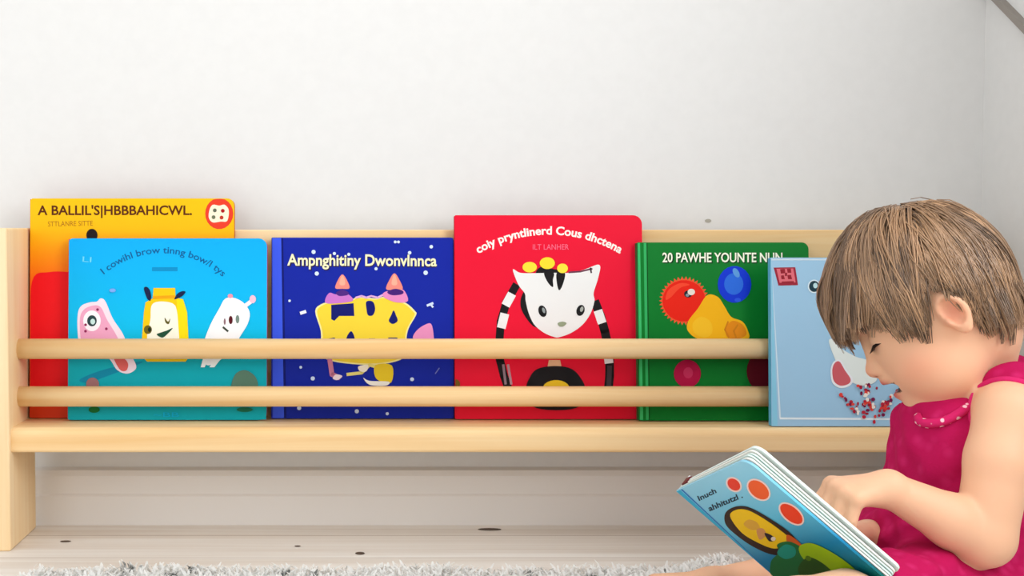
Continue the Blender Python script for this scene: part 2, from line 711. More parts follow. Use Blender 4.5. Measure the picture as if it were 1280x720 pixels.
# white creature
s.blob([(256, 424), (264, 404), (274, 386), (281, 374), (291, 372), (304, 378), (312, 390), (310, 404), (300, 421), (290, 438), (272, 452), (258, 456), (252, 440)], (250, 248, 250))
s.line([(307, 382), (315, 376)], 5, (250, 240, 248))
s.ell(316, 374, 4, 5, (248, 196, 214))
s.ell(288, 370, 3.2, 2.6, (246, 150, 170))
s.ell(288.5, 400, 2.5, 5.2, (90, 16, 30))
s.ell(297, 399, 2.3, 5.2, (120, 140, 130))
s.ell(281, 402, 1.2, 4, (140, 100, 110))
s.line([(279, 409), (285, 414)], 2.4, (60, 70, 60))
s.poly([(254, 448), (260, 450), (256, 459), (251, 459)], (250, 250, 250))
s.poly([(268, 449), (276, 449), (268, 459), (262, 459)], (250, 250, 250))
s.blob([(290, 478), (296, 466), (308, 463), (320, 472), (320, 486), (292, 488)], (90, 124, 104))
s.ell(116, 480, 8, 8, (160, 110, 110))
s.ell(118, 512, 7, 4, (10, 110, 40))
s.ell(306, 512, 10, 3, (20, 110, 80))
s.text('~BB', (192, 521), (224, 521), 6, (0, 180, 220), 0, 0.0)
s.ell(141, 363, 4, 2.4, (120, 170, 240))
finish(root, s)

# ---- dark blue book
root, s = book('picture_book', (339.5, 567, 297), 0.083, 4.6, 0.012, (14, 36, 160), (30, 20, 90), (0, .002, .003, 0),
               'dark blue picture book with a yellow castle under white stars on its cover')
s.poly([(340, 290), (351.5, 290), (355, 530), (341, 530)], (62, 92, 236))  # hinge highlight, painted as a lighter strip in the cover art
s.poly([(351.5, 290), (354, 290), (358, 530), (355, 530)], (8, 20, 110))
s.text('Ampnghitiny Dwonvlnnca', (359.5, 332.5), (546, 333.5), 14.5, (40, 30, 70), 0, 0.05)
s.text('Ampnghitiny Dwonvlnnca', (359, 331.5), (546, 332.5), 14.5, (248, 244, 196), 0, 0.022)
Y1, Y2, DB, PK = (246, 216, 60), (252, 240, 160), (14, 22, 110), (238, 150, 196)
out = [(394, 389), (402, 380), (415, 377), (440, 374), (447, 371), (470, 373), (480, 371), (496, 376), (508, 379), (519, 389), (520, 394), (511, 410), (508, 424), (508, 440),
       (500, 450), (470, 456), (430, 454), (406, 448), (401, 436), (401, 414)]
s.blob([(407 + (x - 407) * 1.0, y) for x, y in out], Y2, 4)
s.blob([(457 + (x - 457) * .965, 412 + (y - 412) * .96) for x, y in out], Y1, 4)
s.poly([(414, 381), (442, 379), (443, 395), (424, 395), (418, 401), (414, 399)], DB)
s.blob([(458, 377), (466, 377), (469, 386), (466, 394), (460, 394), (458, 386)], DB)
s.blob([(492, 388), (495, 394), (497, 401), (491, 405), (486, 401), (489, 394)], DB)
s.blob([(439, 414), (443, 421), (442, 427), (433, 427), (434, 420)], DB)
s.line([(412, 425), (418, 424)], 4, DB)
s.line([(462, 425), (468, 425)], 4, DB)
s.line([(486, 424), (496, 424)], 4, DB)
for cx, cy, k in ((428, 352, 1.0), (493, 352, 1.15)):
    s.blob([(cx, cy - 9 * k), (cx + 5 * k, cy - 3), (cx + 9 * k, cy + 8 * k), (cx, cy + 9 * k), (cx - 9 * k, cy + 8 * k), (cx - 5 * k, cy - 3)], (244, 142, 128), 4)
    s.blob([(cx, cy - 8 * k), (cx + 3, cy - 2), (cx + 3, cy + 4), (cx - 3, cy + 4), (cx - 3, cy - 2)], (250, 176, 150), 4)
s.blob([(407, 373), (412, 366), (420, 368), (428, 365), (437, 369), (441, 376), (424, 379), (408, 379)], (206, 120, 206), 4)
s.blob([(420, 366), (428, 362), (436, 366), (434, 369), (424, 370)], (80, 40, 130), 4)
s.blob([(478, 368), (484, 364), (494, 366), (504, 362), (510, 376), (496, 378), (482, 373)], (232, 140, 196), 4)
s.blob([(484, 365), (494, 361), (504, 364), (502, 368), (490, 369)], (70, 30, 120), 4)
s.line([(445, 372), (452, 370), (458, 372), (464, 370), (472, 372), (478, 369)], 2.4, (226, 176, 230))
s.blob([(521, 413), (531, 406), (539, 405), (542, 420), (540, 427), (522, 427), (516, 422)], PK, 4)
s.line([(412, 448), (415, 468), (424, 472)], 6, (214, 130, 160))
s.blob([(420, 468), (428, 470), (422, 475), (416, 473)], (248, 226, 230), 4)
s.line([(434, 468), (452, 466), (462, 456), (474, 460)], 4, (236, 222, 130))
s.blob([(470, 456), (490, 457), (489, 478), (474, 476), (468, 468)], (238, 206, 40), 4)
s.blob([(454, 472), (462, 476), (486, 477), (482, 482), (462, 481)], (250, 246, 236), 4)
s.blob([(448, 458), (460, 456), (458, 464), (450, 464)], (250, 240, 220), 4)
for x, y, r_ in ((392, 315, 2.6), (396, 342, 2.6), (418, 317, 2.0), (436, 318, 2.0), (494, 302.5, 1.8), (498, 302.5, 1.8), (539, 308.5, 2.2), (512, 316, 2.2), (532, 341, 2.8),
                 (470, 336, 2.0), (391, 473, 2.6), (376, 459, 1.8), (515, 474, 2.4), (374, 510, 2.6), (446, 514, 2.6), (484, 517, 2.0), (362, 376, 1.6), (412, 488, 1.6)):
    s.ell(x, y, r_, r_, (214, 230, 252))
s.line([(376, 391.5), (382, 389.5)], 4, (236, 240, 252))
s.line([(534, 382), (541, 379)], 3, (210, 226, 255))
s.line([(538, 380), (541, 384)], 2.4, (210, 226, 255))
s.line([(544, 467), (549, 460)], 1.2, (120, 130, 200))
finish(root, s)

# ---- red book
root, s = book('picture_book', (568.5, 803.5, 269), 0.0775, 4.9, 0.012, (236, 16, 52), (190, 16, 44), (.002, .002, .012, .002),
               'tall red picture book with a white animal face in black stripes on its cover')
s.text('coiy pryntlinerd Cous dhctena', (598, 317), (775, 317), 10.5, (250, 244, 236), 24, 0.028)
s.text('ILT LANHER', (666, 312), (711, 312), 7, (248, 110, 140), 0, 0.0)
BK, WH = (24, 22, 24), (240, 240, 238)
# arms: striped
armL = [(645, 357), (633, 378), (626, 402), (624, 430), (625, 450), (630, 470), (637, 490)]
armR = [(744, 378), (751, 396), (756, 414), (760, 432), (762, 450), (762, 470), (760, 490)]
s.line(armL, 10, BK)
s.line(armR, 11, BK)
for a, b_ in (((639, 369), (633, 380)), ((630.5, 394), (627, 408)), ((748, 390), (752, 402)), ((760, 444), (761, 452))):
    s.line([a, b_], 11, WH)
s.line([(629, 456), (632, 480)], 3, (150, 130, 140))
s.line([(635, 456), (639, 480)], 3, (190, 150, 160))
s.line([(762, 458), (761, 482)], 6, (70, 60, 66))
# black hair behind the head
s.blob([(660, 362), (652, 370), (651, 384), (658, 398), (669, 409), (680, 404), (676, 376)], BK)
s.blob([(670, 345), (675, 334), (690, 336), (705, 340), (704, 352), (690, 352)], BK)
s.blob([(641, 337), (650, 341), (666, 341.5), (690, 341), (712, 341), (730, 337), (749, 331), (748, 346), (742, 366), (743, 376), (738, 392), (728, 406), (714, 416), (699, 421.5), (692, 421),
        (680, 416), (668, 406), (661, 392), (657, 376), (656, 367), (648, 356)], WH, 5)
s.line([(711, 340.5), (725, 339.5), (740, 336)], 2.2, (110, 60, 80))
s.line([(738, 335), (739, 341)], 2, (60, 40, 50))
s.blob([(680, 340), (692, 341), (691, 350), (691, 359), (684, 352)], BK, 4)
s.blob([(696, 341), (706, 341), (704, 354), (699, 363), (696, 354)], BK, 4)
s.ell(662, 334, 9, 6.6, (250, 226, 60))
s.ell(684, 329, 9.5, 7.4, (250, 224, 50))
s.ell(703, 335.5, 6.8, 6, (250, 228, 64))
s.ell(678, 389, 5, 7.4, BK, -18)
s.ell(679.5, 388, 1.8, 3.6, (150, 160, 160), -18)
s.ell(725.5, 388, 5, 7, BK, 18)
s.ell(727, 386.5, 2, 3.4, (170, 176, 170), 18)
s.blob([(697, 404), (703, 402), (708, 404), (704, 408), (699, 408)], (150, 160, 130), 4)
s.poly([(686, 450), (700, 450), (702, 460), (684, 460)], (240, 196, 150))
s.blob([(658, 488), (662, 472), (672, 461), (694, 457.5), (714, 461), (726, 473), (731, 488), (720, 510), (670, 510)], BK)
s.ell(695, 486, 17, 11, (246, 206, 40))
s.ell(569, 480, 6, 6, (120, 90, 20))
finish(root, s)

# ---- green book
root, s = book('picture_book', (797.5, 1012, 303), 0.0645, 4.9, 0.0125, (4, 122, 42), (20, 110, 60), (.001, .003, .009, .001),
               'green picture book with a red and yellow bird, partly behind the pale blue book')
s.poly([(797, 300), (800, 300), (804, 530), (800, 530)], (60, 190, 110))  # lighter strips paint the highlights beside the hinge grooves
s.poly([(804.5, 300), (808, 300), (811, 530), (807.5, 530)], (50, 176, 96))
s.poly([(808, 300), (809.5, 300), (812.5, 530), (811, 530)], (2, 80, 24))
s.text('20 PAWHE YOUNTE NUN', (829, 328.5), (979, 328.5), 12, (10, 60, 24), 0, 0.05)
s.text('20 PAWHE YOUNTE NUN', (828, 327.5), (978, 327.5), 12, (246, 250, 228), 0, 0.02)
pts = []
for i in range(76):
    a = i * math.tau / 76
    k = 1.0 if i % 2 else 1.16
    pts.append((855 + 27 * k * math.cos(a), 376 + 26.5 * k * math.sin(a)))
s.poly(pts, (236, 92, 50))
s.ell(855, 376, 27, 26, (236, 36, 18))
s.blob([(832, 374), (836, 362), (850, 354), (862, 356), (850, 360), (838, 372)], (246, 72, 44))
s.blob([(884, 369), (897, 371), (905, 382), (914, 396), (928, 402), (935, 414), (934, 424), (904, 426), (874, 424), (860, 414), (860, 402), (872, 386)], (248, 184, 22))
s.blob([(866, 404), (876, 396), (888, 402), (890, 416), (880, 422), (868, 416)], (250, 196, 40))
s.blob([(908, 408), (916, 401), (928, 406), (933, 418), (920, 424), (908, 420)], (232, 142, 22))
s.line([(910, 402), (906, 412), (911, 422)], 2, (214, 130, 20))
s.line([(922, 406), (917, 414), (920, 422)], 2, (214, 130, 20))
s.ell(860, 367.5, 5, 4.4, (30, 40, 44))
s.ell(864, 365, 4.6, 4, (238, 226, 214))
s.ell(859, 369, 2.2, 2, (140, 150, 160))
s.ell(918, 355.5, 21, 23, (14, 56, 214))
s.ell(917, 355, 12, 13.5, (44, 110, 226))
s.ell(920, 341, 3.5, 6.4, (96, 160, 226), -30)
s.ell(922, 375, 4, 2.6, (40, 90, 230))
s.ell(859, 467, 17, 17.5, (186, 16, 70))
s.ell(860, 466, 6, 7, (206, 50, 96))
s.ell(955, 464, 22, 26, (96, 14, 30))
finish(root, s)

# ---- pale blue book in front of the rails
root, s = book('picture_book', (964, 1145, 322), 0.0180, 3.6, 0.011, (160, 202, 230), (96, 176, 210), (.001, .002, .002, .001),
               "pale blue picture book standing in front of the rails beside the child's face")
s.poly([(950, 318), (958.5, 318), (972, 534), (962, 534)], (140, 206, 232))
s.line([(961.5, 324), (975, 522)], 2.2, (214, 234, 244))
s.line([(975, 523), (1144, 524)], 2.5, (232, 244, 250))
s.line([(960, 324.5), (1144, 324.5)], 2, (206, 226, 240))
s.poly([(967, 334.5), (994, 334), (997.5, 356.5), (973, 357)], (158, 40, 58))
s.poly([(970.5, 336), (991.5, 335.5), (994.5, 353), (974.5, 353.5)], (226, 112, 124))
for pts in ([(975, 336.5), (981, 336), (981.5, 341.5), (976, 342)], [(983.5, 336), (988.5, 335.8), (989, 341), (984.5, 341)], [(976, 344.5), (979.5, 344), (981, 349), (976.8, 349)],
            [(984, 344), (988.5, 343.5), (990, 349), (985, 349)], [(981, 341), (984, 341), (983.5, 345), (981, 345)], [(977, 352), (992, 351.4), (992.4, 353), (977, 353.4)]):
    s.poly(pts, (150, 34, 48))
s.ell(1017.5, 358, 8, 8.5, (222, 240, 248))
s.ell(1017.5, 358, 6.4, 7, (26, 60, 72))
s.ell(1019, 357, 2.8, 3.4, (190, 226, 230))
s.line([(1024, 353), (1032, 351)], 3, (150, 60, 70))
# white round creature with a red ball and red blossoms below
s.blob([(1036, 428), (1040, 424), (1052, 436), (1070, 446), (1086, 452), (1096, 474), (1080, 482), (1062, 476), (1050, 462), (1044, 450)], (228, 238, 234))
s.blob([(1038, 462), (1042, 452), (1050, 450), (1058, 462), (1066, 474), (1062, 482), (1050, 485), (1040, 478)], (236, 240, 244))
s.blob([(1040, 463), (1043, 454), (1049, 452), (1056, 463), (1063, 474), (1060, 480), (1050, 482), (1042, 476)], (206, 96, 104))
rr_ = random.Random(3)
for (x0, y0, x1, y1, n, w) in ((1083, 478, 1080, 496, 10, 5), (1084, 496, 1086, 524, 26, 8), (1049, 492, 1071, 514, 14, 3.5), (1068, 505, 1071, 515, 6, 4), (1116, 490, 1098, 520, 16, 5), (1104, 502, 1108, 510, 8, 5),
                               (1070, 483, 1096, 484, 5, 3)):
    for i in range(n):
        t_ = rr_.random()
        x, y = x0 + (x1 - x0) * t_ + rr_.uniform(-w, w), y0 + (y1 - y0) * t_ + rr_.uniform(-w, w) * .6
        s.ell(x, y, rr_.uniform(1.3, 2.6), rr_.uniform(1.3, 2.6), rr_.choice([(166, 24, 50), (190, 40, 60), (226, 70, 60), (120, 24, 70), (244, 236, 226)]))
finish(root, s)

# ------------------------------------------------------------------ book held by the child
K = 1.07
A0 = P(845, 614, 1.1766 * K)
u = np.array([.1413, -.9205, .3643])
v = np.array([.7465, -.1426, -.6499])
u /= np.linalg.norm(u)
v -= u * np.dot(u, v)
v /= np.linalg.norm(v)
nn = np.cross(u, v)
if nn[1] < 0:
    nn = -nn                       # away from the camera, towards the child
BW, BH = .1520 * K, .150 * K
# local frame: x = u, z = -v (up the cover), y = nn
R = Matrix((u, nn, -v)).transposed()
held = empty('picture_book', A0 + v * BH, 'light blue picture book with red dots held on the lap of the child', 'book')
held.rotation_euler = R.to_euler()
s = Sheet(A0 + v * BH, u, -v, -nn, (0.0006, BW - 0.0006, 0.0006, BH - 0.0006))
g = gradient('print_pond', [(0.0, (10, 96, 60)), (0.35, (20, 130, 178)), (0.6, (96, 192, 224)), (1.0, (150, 208, 230))], 0, BH)
s.mi(g)
prism(s.bm, rrect(0, BW, 0, BH, (.001, .008, .012, .001)), 0, 0.0024)
s.poly([(845, 614), (850, 612), (965, 722), (960, 728)], (50, 176, 212))
s.poly([(851, 612), (853, 611.4), (970, 722), (965, 722)], (20, 110, 186))
s.text('Inuch', (874, 626), (896, 615.5), 6.5, (14, 44, 64), 0, 0.03)
s.text('ahhitutzl .', (887, 639), (929, 621.5), 7, (14, 44, 64), 0, 0.03)
for (x, y, rx, ry, c) in ((917.5, 605.5, 9, 6.5, (232, 62, 40)), (948.5, 612, 15, 9.5, (240, 96, 44)), (989.5, 642, 17, 8.5, (234, 66, 34))):
    s.ell(x, y, rx + 2, ry + 2, (244, 214, 206), 40)
    s.ell(x, y, rx, ry, c, 40)
s.blob([(906, 644), (912, 636), (926, 632), (942, 636), (966, 650), (986, 664), (998, 678), (998, 690), (982, 694), (962, 692), (940, 682), (920, 668), (908, 656)], (44, 26, 22))
s.blob([(913, 645), (920, 637), (934, 637), (952, 646), (974, 661), (988, 674), (980, 682), (966, 685), (944, 676), (926, 664)], (246, 200, 20))
s.blob([(930, 655), (936, 649), (946, 652), (950, 660), (940, 662)], (226, 170, 60))
s.blob([(946, 662), (954, 660), (958, 668), (950, 674)], (214, 150, 90))
s.blob([(956, 666), (964, 668), (970, 674), (962, 676)], (40, 26, 40))
s.ell(967, 673, 3, 2.6, (236, 220, 200))
s.blob([(984, 668), (996, 674), (1006, 686), (996, 690), (986, 684)], (206, 90, 30))
s.blob([(964, 702), (974, 690), (972, 680), (986, 676), (1000, 682), (1006, 690), (1020, 706), (1030, 730), (990, 736), (966, 724)], (20, 110, 54))
s.blob([(972, 690), (982, 680), (994, 684), (994, 694), (982, 698)], (14, 150, 130))
s.blob([(1000, 682), (1014, 678), (1034, 686), (1056, 700), (1074, 716), (1082, 734), (1060, 738), (1038, 724), (1016, 708), (1002, 694)], (156, 196, 16))
s.blob([(1010, 696), (1030, 704), (1046, 722), (1034, 736), (1012, 730), (998, 712)], (40, 84, 16))
s.ell(1011, 697, 4, 3, (90, 130, 20), 30)
finish(held, s)
PAGE = mat('board_page', (250, 246, 238), 0.6)
b2 = bmesh.new()
add_box(b2, -0.0006, 0.003, 0.0006, 0.022, 0.0005, BH - 0.0005, 0.001, 1)
obj('spine', b2, mat('white_spine', (236, 240, 240), 0.5), held)
b2 = bmesh.new()
add_box(b2, 0.006, 0.018, 0.006, 0.016, BH - 0.0035, BH + 0.0012, 0.001, 1)
o = obj('spine_mark', b2, mat('dark_red', (96, 24, 30), 0.5), held)
leaf_t = 0.0014
y = 0.0028
for i, ang in enumerate((0.2, 0.5, 0.9, 1.3)):
    b2 = bmesh.new()
    prism(b2, rrect(0, BW - 0.002, 0.0015, BH - 0.001 + (0.001 if i % 2 else 0), (.001, .006, .007, .001)), 0, leaf_t)
    M = Matrix.Translation((0.0026, y, 0)) @ Matrix.Rotation(math.radians(ang), 4, 'Z')
    b2.transform(M)
    obj('page', b2, mat('board_page_pale', (214, 232, 226), 0.6) if i in (1, 2) else PAGE, held)
    y += leaf_t + 0.0003
b2 = bmesh.new()
prism(b2, rrect(0, BW, 0, BH, (.001, .008, .010, .001)), 0, 0.0024)
b2.transform(Matrix.Translation((0.002, y + 0.0006, 0)) @ Matrix.Rotation(math.radians(2.0), 4, 'Z'))
obj('back_cover', b2, mat('back_cover_pale', (226, 240, 236), 0.5), held)

# ------------------------------------------------------------------ rug
RX0, RX1, RY0, RY1 = -0.385, 0.80, -1.25, -0.122


def rug_h(x, y):
    # the rug is pushed up a little along the back of the child's leg
    a = np.array([P(850, 712, 1.34)[0], P(850, 712, 1.34)[1]])
    hump = 0.042 * np.exp(-((x - 0.395) / 0.055) ** 2 - ((y + 0.235) / 0.06) ** 2)
    return 0.006 + hump + 0.0015 * np.sin(x * 37 + y * 11) * np.sin(y * 41)


def edge_y(x):
    return RY1 + 0.006 * np.sin(x * 23) + 0.004 * np.sin(x * 61 + 1)


nx, ny = 120, 60
xs = np.linspace(RX0, RX1, nx)
V = []
for j in range(ny):
    t = j / (ny - 1)
    for x in xs:
        y = edge_y(x) + (RY0 - edge_y(x)) * t ** 1.4
        V.append((x, y, float(rug_h(x, y))))
Fc = [(j * nx + i, j * nx + i + 1, (j + 1) * nx + i + 1, (j + 1) * nx + i) for j in range(ny - 1) for i in range(nx - 1)]
Fc = [f[::-1] for f in Fc]
n0 = len(V)
border = [i for i in range(nx)] + [j * nx + nx - 1 for j in range(1, ny)] + [(ny - 1) * nx + i for i in range(nx - 2, -1, -1)] + [j * nx for j in range(ny - 2, 0, -1)]
for k in border:
    V.append((V[k][0], V[k][1], 0.0008))
nb = len(border)
for k in range(nb):
    a, b_ = border[k], border[(k + 1) % nb]
    Fc.append((a, b_, n0 + (k + 1) % nb, n0 + k))
rug = tag(np_obj('rug', V, Fc, noisy('rug_base', (246, 245, 242), (236, 234, 230), 120, 0.95, 0.4, 0.004)),
          'fluffy white rug with grey flecks lying on the pale plank floor under the child', 'rug')


def make_pile():
    n1_, n2_ = 26000, 16000
    x = np.r_[RNG.uniform(RX0, RX1, n1_), RNG.uniform(RX0, RX1, n2_)]
    y = np.r_[RNG.uniform(-0.30, 0.006, n1_) + RY1, RNG.uniform(RY0, RY1 - 0.28, n2_)]
    y = y + 0.006 * np.sin(x * 23)
    # no tufts where the child sits
    gi = np.stack([(x - child.lo[0]) / child.h, (y - child.lo[1]) / child.h], 1).round().astype(int)
    ok = (gi >= 0).all(1) & (gi < child.n[:2]).all(1)
    dm = child.D[:, :, int(.008 / child.h):int(.070 / child.h)].min(2)
    under = np.zeros(len(x), bool)
    under[ok] = dm[gi[ok, 0], gi[ok, 1]] < .014
    under |= (((x - hips[0]) / .15) ** 2 + ((y - (hips[1] - 1.6 * 0)) / .15) ** 2) < 1
    x, y = x[~under], y[~under]
    n = len(x)
    base = np.stack([x, y, rug_h(x, y) - 0.001], 1)
    az = RNG.uniform(0, 2 * np.pi, n)
    hh = RNG.uniform(0.005, 0.012, n)
    lean = RNG.uniform(0.2, 1.3, n)
    d = np.stack([np.cos(az), np.sin(az), np.zeros(n)], 1)
    side = np.stack([-np.sin(az), np.cos(az), np.zeros(n)], 1)
    w = RNG.uniform(0.0012, 0.0024, n)[:, None]
    up = np.array([0, 0, 1.0])
    m = base + d * (hh * lean * 0.35)[:, None] + up * (hh * 0.7)[:, None]
    t = base + d * (hh * lean)[:, None] + up * hh[:, None]
    V = np.stack([base - side * w, base + side * w, m - side * w * .9, m + side * w * .9, t - side * w * .35, t + side * w * .35], 1).reshape(-1, 3)
    V[:, 2] = np.maximum(V[:, 2], 0.002)
    k = np.arange(n)[:, None] * 6
    Fq = np.concatenate([k + np.array([0, 1, 3, 2]), k + np.array([2, 3, 5, 4])], 0)
    m = mat('rug_pile', (240, 238, 234), 0.9)
    N, L, b = nodes(m)
    ge = N.new('ShaderNodeTexCoord')
    no = N.new('ShaderNodeTexNoise')
    no.inputs['Scale'].default_value = 34
    no.inputs['Detail'].default_value = 2
    L.new(ge.outputs['Object'], no.inputs['Vector'])
    r = N.new('ShaderNodeValToRGB')
    r.color_ramp.elements[0].position = 0.29
    r.color_ramp.elements[1].position = 0.37
    r.color_ramp.elements[0].color = lin((120, 122, 120))
    r.color_ramp.elements[1].color = lin((250, 249, 246))
    L.new(no.outputs[0], r.inputs[0])
    L.new(r.outputs[0], b.inputs['Base Color'])
    tr = N.new('ShaderNodeBsdfTranslucent')
    L.new(r.outputs[0], tr.inputs['Color'])
    ms = N.new('ShaderNodeMixShader')
    ms.inputs[0].default_value = 0.4
    L.new(b.outputs[0], ms.inputs[1])
    L.new(tr.outputs[0], ms.inputs[2])
    L.new(ms.outputs[0], N['Material Output'].inputs['Surface'])
    o = np_obj('pile', V, Fq, m, rug)
    o['kind'] = 'stuff'



# ------------------------------------------------------------------ child: implicit surface helpers


class Field:
    def __init__(self, lo, hi, h):
        self.lo = np.array(lo, float)
        self.h = h
        self.n = np.ceil((np.array(hi) - self.lo) / h).astype(int) + 1
        self.D = np.full(self.n, 0.5, np.float32)

    def block(self, a, b):
        i0 = np.clip(np.floor((a - self.lo) / self.h).astype(int), 0, self.n - 1)
        i1 = np.clip(np.ceil((b - self.lo) / self.h).astype(int) + 1, 1, self.n)
        if (i1 <= i0).any():
            return None
        sl = tuple(slice(p, q) for p, q in zip(i0, i1))
        g = [(self.lo[k] + self.h * np.arange(i0[k], i1[k])).astype(np.float32) for k in range(3)]
        X, Y, Z = np.meshgrid(*g, indexing='ij')
        return sl, np.stack([X, Y, Z], -1)

    def comb(self, sl, d, k, sub=False):
        a = self.D[sl]
        if sub:
            # smooth max(a, -d)
            d = -d
            if k > 0:
                hh = np.clip(0.5 - 0.5 * (a - d) / k, 0, 1)
                self.D[sl] = a + (d - a) * hh + k * hh * (1 - hh)
            else:
                self.D[sl] = np.maximum(a, d)
        else:
            if k > 0:
                hh = np.clip(0.5 + 0.5 * (a - d) / k, 0, 1)
                self.D[sl] = a + (d - a) * hh - k * hh * (1 - hh)
            else:
                self.D[sl] = np.minimum(a, d)

    def ellipsoid(self, c, R, r, k=0.01, sub=False, grow=0.0, pad=None):
        """R rows = local axes in world, r = semi axes"""
        c, R, r = np.array(c, float), np.array(R, float), np.array(r, float) + grow
        ext = np.sqrt(((R * r[:, None]) ** 2).sum(0)) + 2 * k + 0.012
        bl = self.block(c - ext, c + ext)
        if bl is None:
            return
        sl, X = bl
        q = (X - c.astype(np.float32)) @ R.T.astype(np.float32)
        k0 = np.linalg.norm(q / r.astype(np.float32), axis=-1)
        k1 = np.linalg.norm(q / (r * r).astype(np.float32), axis=-1) + 1e-6
        self.comb(sl, k0 * (k0 - 1) / k1, k, sub)

    def capsule(self, a, b, ra, rb, k=0.01, sub=False, grow=0.0):
        a, b = np.array(a, float), np.array(b, float)
        ra, rb = ra + grow, rb + grow
        e = max(ra, rb) + 2 * k + 0.012
        bl = self.block(np.minimum(a, b) - e, np.maximum(a, b) + e)
        if bl is None:
            return
        sl, X = bl
        ab = (b - a).astype(np.float32)
        L2 = float(np.dot(ab, ab)) + 1e-12
        w = X - a.astype(np.float32)
        t = np.clip((w @ ab) / L2, 0, 1)
        d = np.linalg.norm(w - t[..., None] * ab, axis=-1) - (ra + (rb - ra) * t)
        self.comb(sl, d, k, sub)

    def chain(self, pts, rs, k=0.01, sub=False, grow=0.0):
        for i in range(len(pts) - 1):
            self.capsule(pts[i], pts[i + 1], rs[i], rs[i + 1], k, sub, grow)

    def mesh(self, smooth=2):
        D = self.D
        s = D < 0
        cnt = np.zeros(np.array(D.shape) - 1, np.uint8)
        for i in (0, 1):
            for j in (0, 1):
                for k in (0, 1):
                    cnt += s[i:D.shape[0] - 1 + i, j:D.shape[1] - 1 + j, k:D.shape[2] - 1 + k]
        act = (cnt > 0) & (cnt < 8)
        idx = np.argwhere(act)
        num = np.full(act.shape, -1, np.int32)
        num[act] = np.arange(len(idx))
        acc = np.zeros((len(idx), 3))
        c = np.zeros(len(idx))
        co = [(i, j, k) for i in (0, 1) for j in (0, 1) for k in (0, 1)]
        for a in co:
            for ax in range(3):
                if a[ax]:
                    continue
                b = list(a)
                b[ax] = 1
                va = D[idx[:, 0] + a[0], idx[:, 1] + a[1], idx[:, 2] + a[2]]
                vb = D[idx[:, 0] + b[0], idx[:, 1] + b[1], idx[:, 2] + b[2]]
                m = (va < 0) != (vb < 0)
                t = np.where(m, va / np.where(m, va - vb, 1), 0)
                p = np.tile(np.array(a, float), (len(idx), 1))
                p[:, ax] += t
                acc[m] += p[m]
                c[m] += 1
        V = self.lo + self.h * (idx + acc / c[:, None])
        Q = []
        for ax in range(3):
            sh = [slice(None)] * 3
            sh2 = [slice(None)] * 3
            sh[ax] = slice(0, -1)
            sh2[ax] = slice(1, None)
            e = s[tuple(sh)] != s[tuple(sh2)]
            ii = np.argwhere(e)
            o1, o2 = (ax + 1) % 3, (ax + 2) % 3
            ok = (ii[:, o1] > 0) & (ii[:, o2] > 0) & (ii[:, o1] < act.shape[o1]) & (ii[:, o2] < act.shape[o2])
            ii = ii[ok]
            def cell(d1, d2):
                q = ii.copy()
                q[:, o1] += d1
                q[:, o2] += d2
                return num[q[:, 0], q[:, 1], q[:, 2]]
            quad = np.stack([cell(-1, -1), cell(0, -1), cell(0, 0), cell(-1, 0)], 1)
            inside = s[ii[:, 0], ii[:, 1], ii[:, 2]]
            quad = np.where(inside[:, None], quad, quad[:, ::-1])
            Q.append(quad)
        Q = np.concatenate(Q, 0)
        Q = Q[(Q >= 0).all(1)]
        for _ in range(smooth):
            A = np.zeros_like(V)
            n = np.zeros(len(V))
            for i in range(4):
                np.add.at(A, Q[:, i], V[Q[:, (i + 1) % 4]] + V[Q[:, (i - 1) % 4]])
                np.add.at(n, Q[:, i], 2)
            V = V * 0.45 + 0.55 * A / n[:, None]
        return V, Q


# ------------------------------------------------------------------ child: frames and pose
EH = np.array([-0.916, 0.40, 0.0])
EH /= np.linalg.norm(EH)                      # the child's forward
EL = np.array([EH[1] * -1, EH[0], 0.0])       # the child's left, towards the camera
if EL[1] > 0:
    EL = -EL
EZ = np.array([0, 0, 1.0])
PH = math.radians(30)
EF = math.cos(PH) * EH - math.sin(PH) * EZ    # face direction
EU = math.sin(PH) * EH + math.cos(PH) * EZ    # top of the head
HO = P(1160, 375, 1.27)
HS = 1.015
HR = np.stack([EF, EL, EU])                   # rows


def H(f, l, u_):
    return HO + HS * (f * EF + l * EL + u_ * EU)


BR = np.stack([EH, EL, EZ])
shoL, elbL, wriL = P(1261, 517, 1.185), P(1231, 672, 1.165), P(1110, 611, 1.165)
midL = P(1248, 575, 1.172)
neckB = P(1220, 498, 1.275)
chest = P(1196, 566, 1.275)
belly = P(1192, 676, 1.275)
hips = P(1206, 745, 1.28)
shoR = shoL - EL * 0.185
elbR = P(1150, 690, 1.34)
wriR = P(1085, 672, 1.27)
hipL, hipR = P(1200, 760, 1.21), P(1200, 760, 1.34)
kneeL = P(1000, 776, 1.06)
ankL = P(925, 792, 1.19)
kneeR = P(1010, 745, 1.345)
ankR = P(892, 772, 1.290)
for q_, r_ in ((hips, .068), (hipL, .058), (hipR, .062), (kneeL, .05), (kneeR, .036), (ankL, .042), (ankR, .038)):
    q_[2] = max(q_[2], r_)


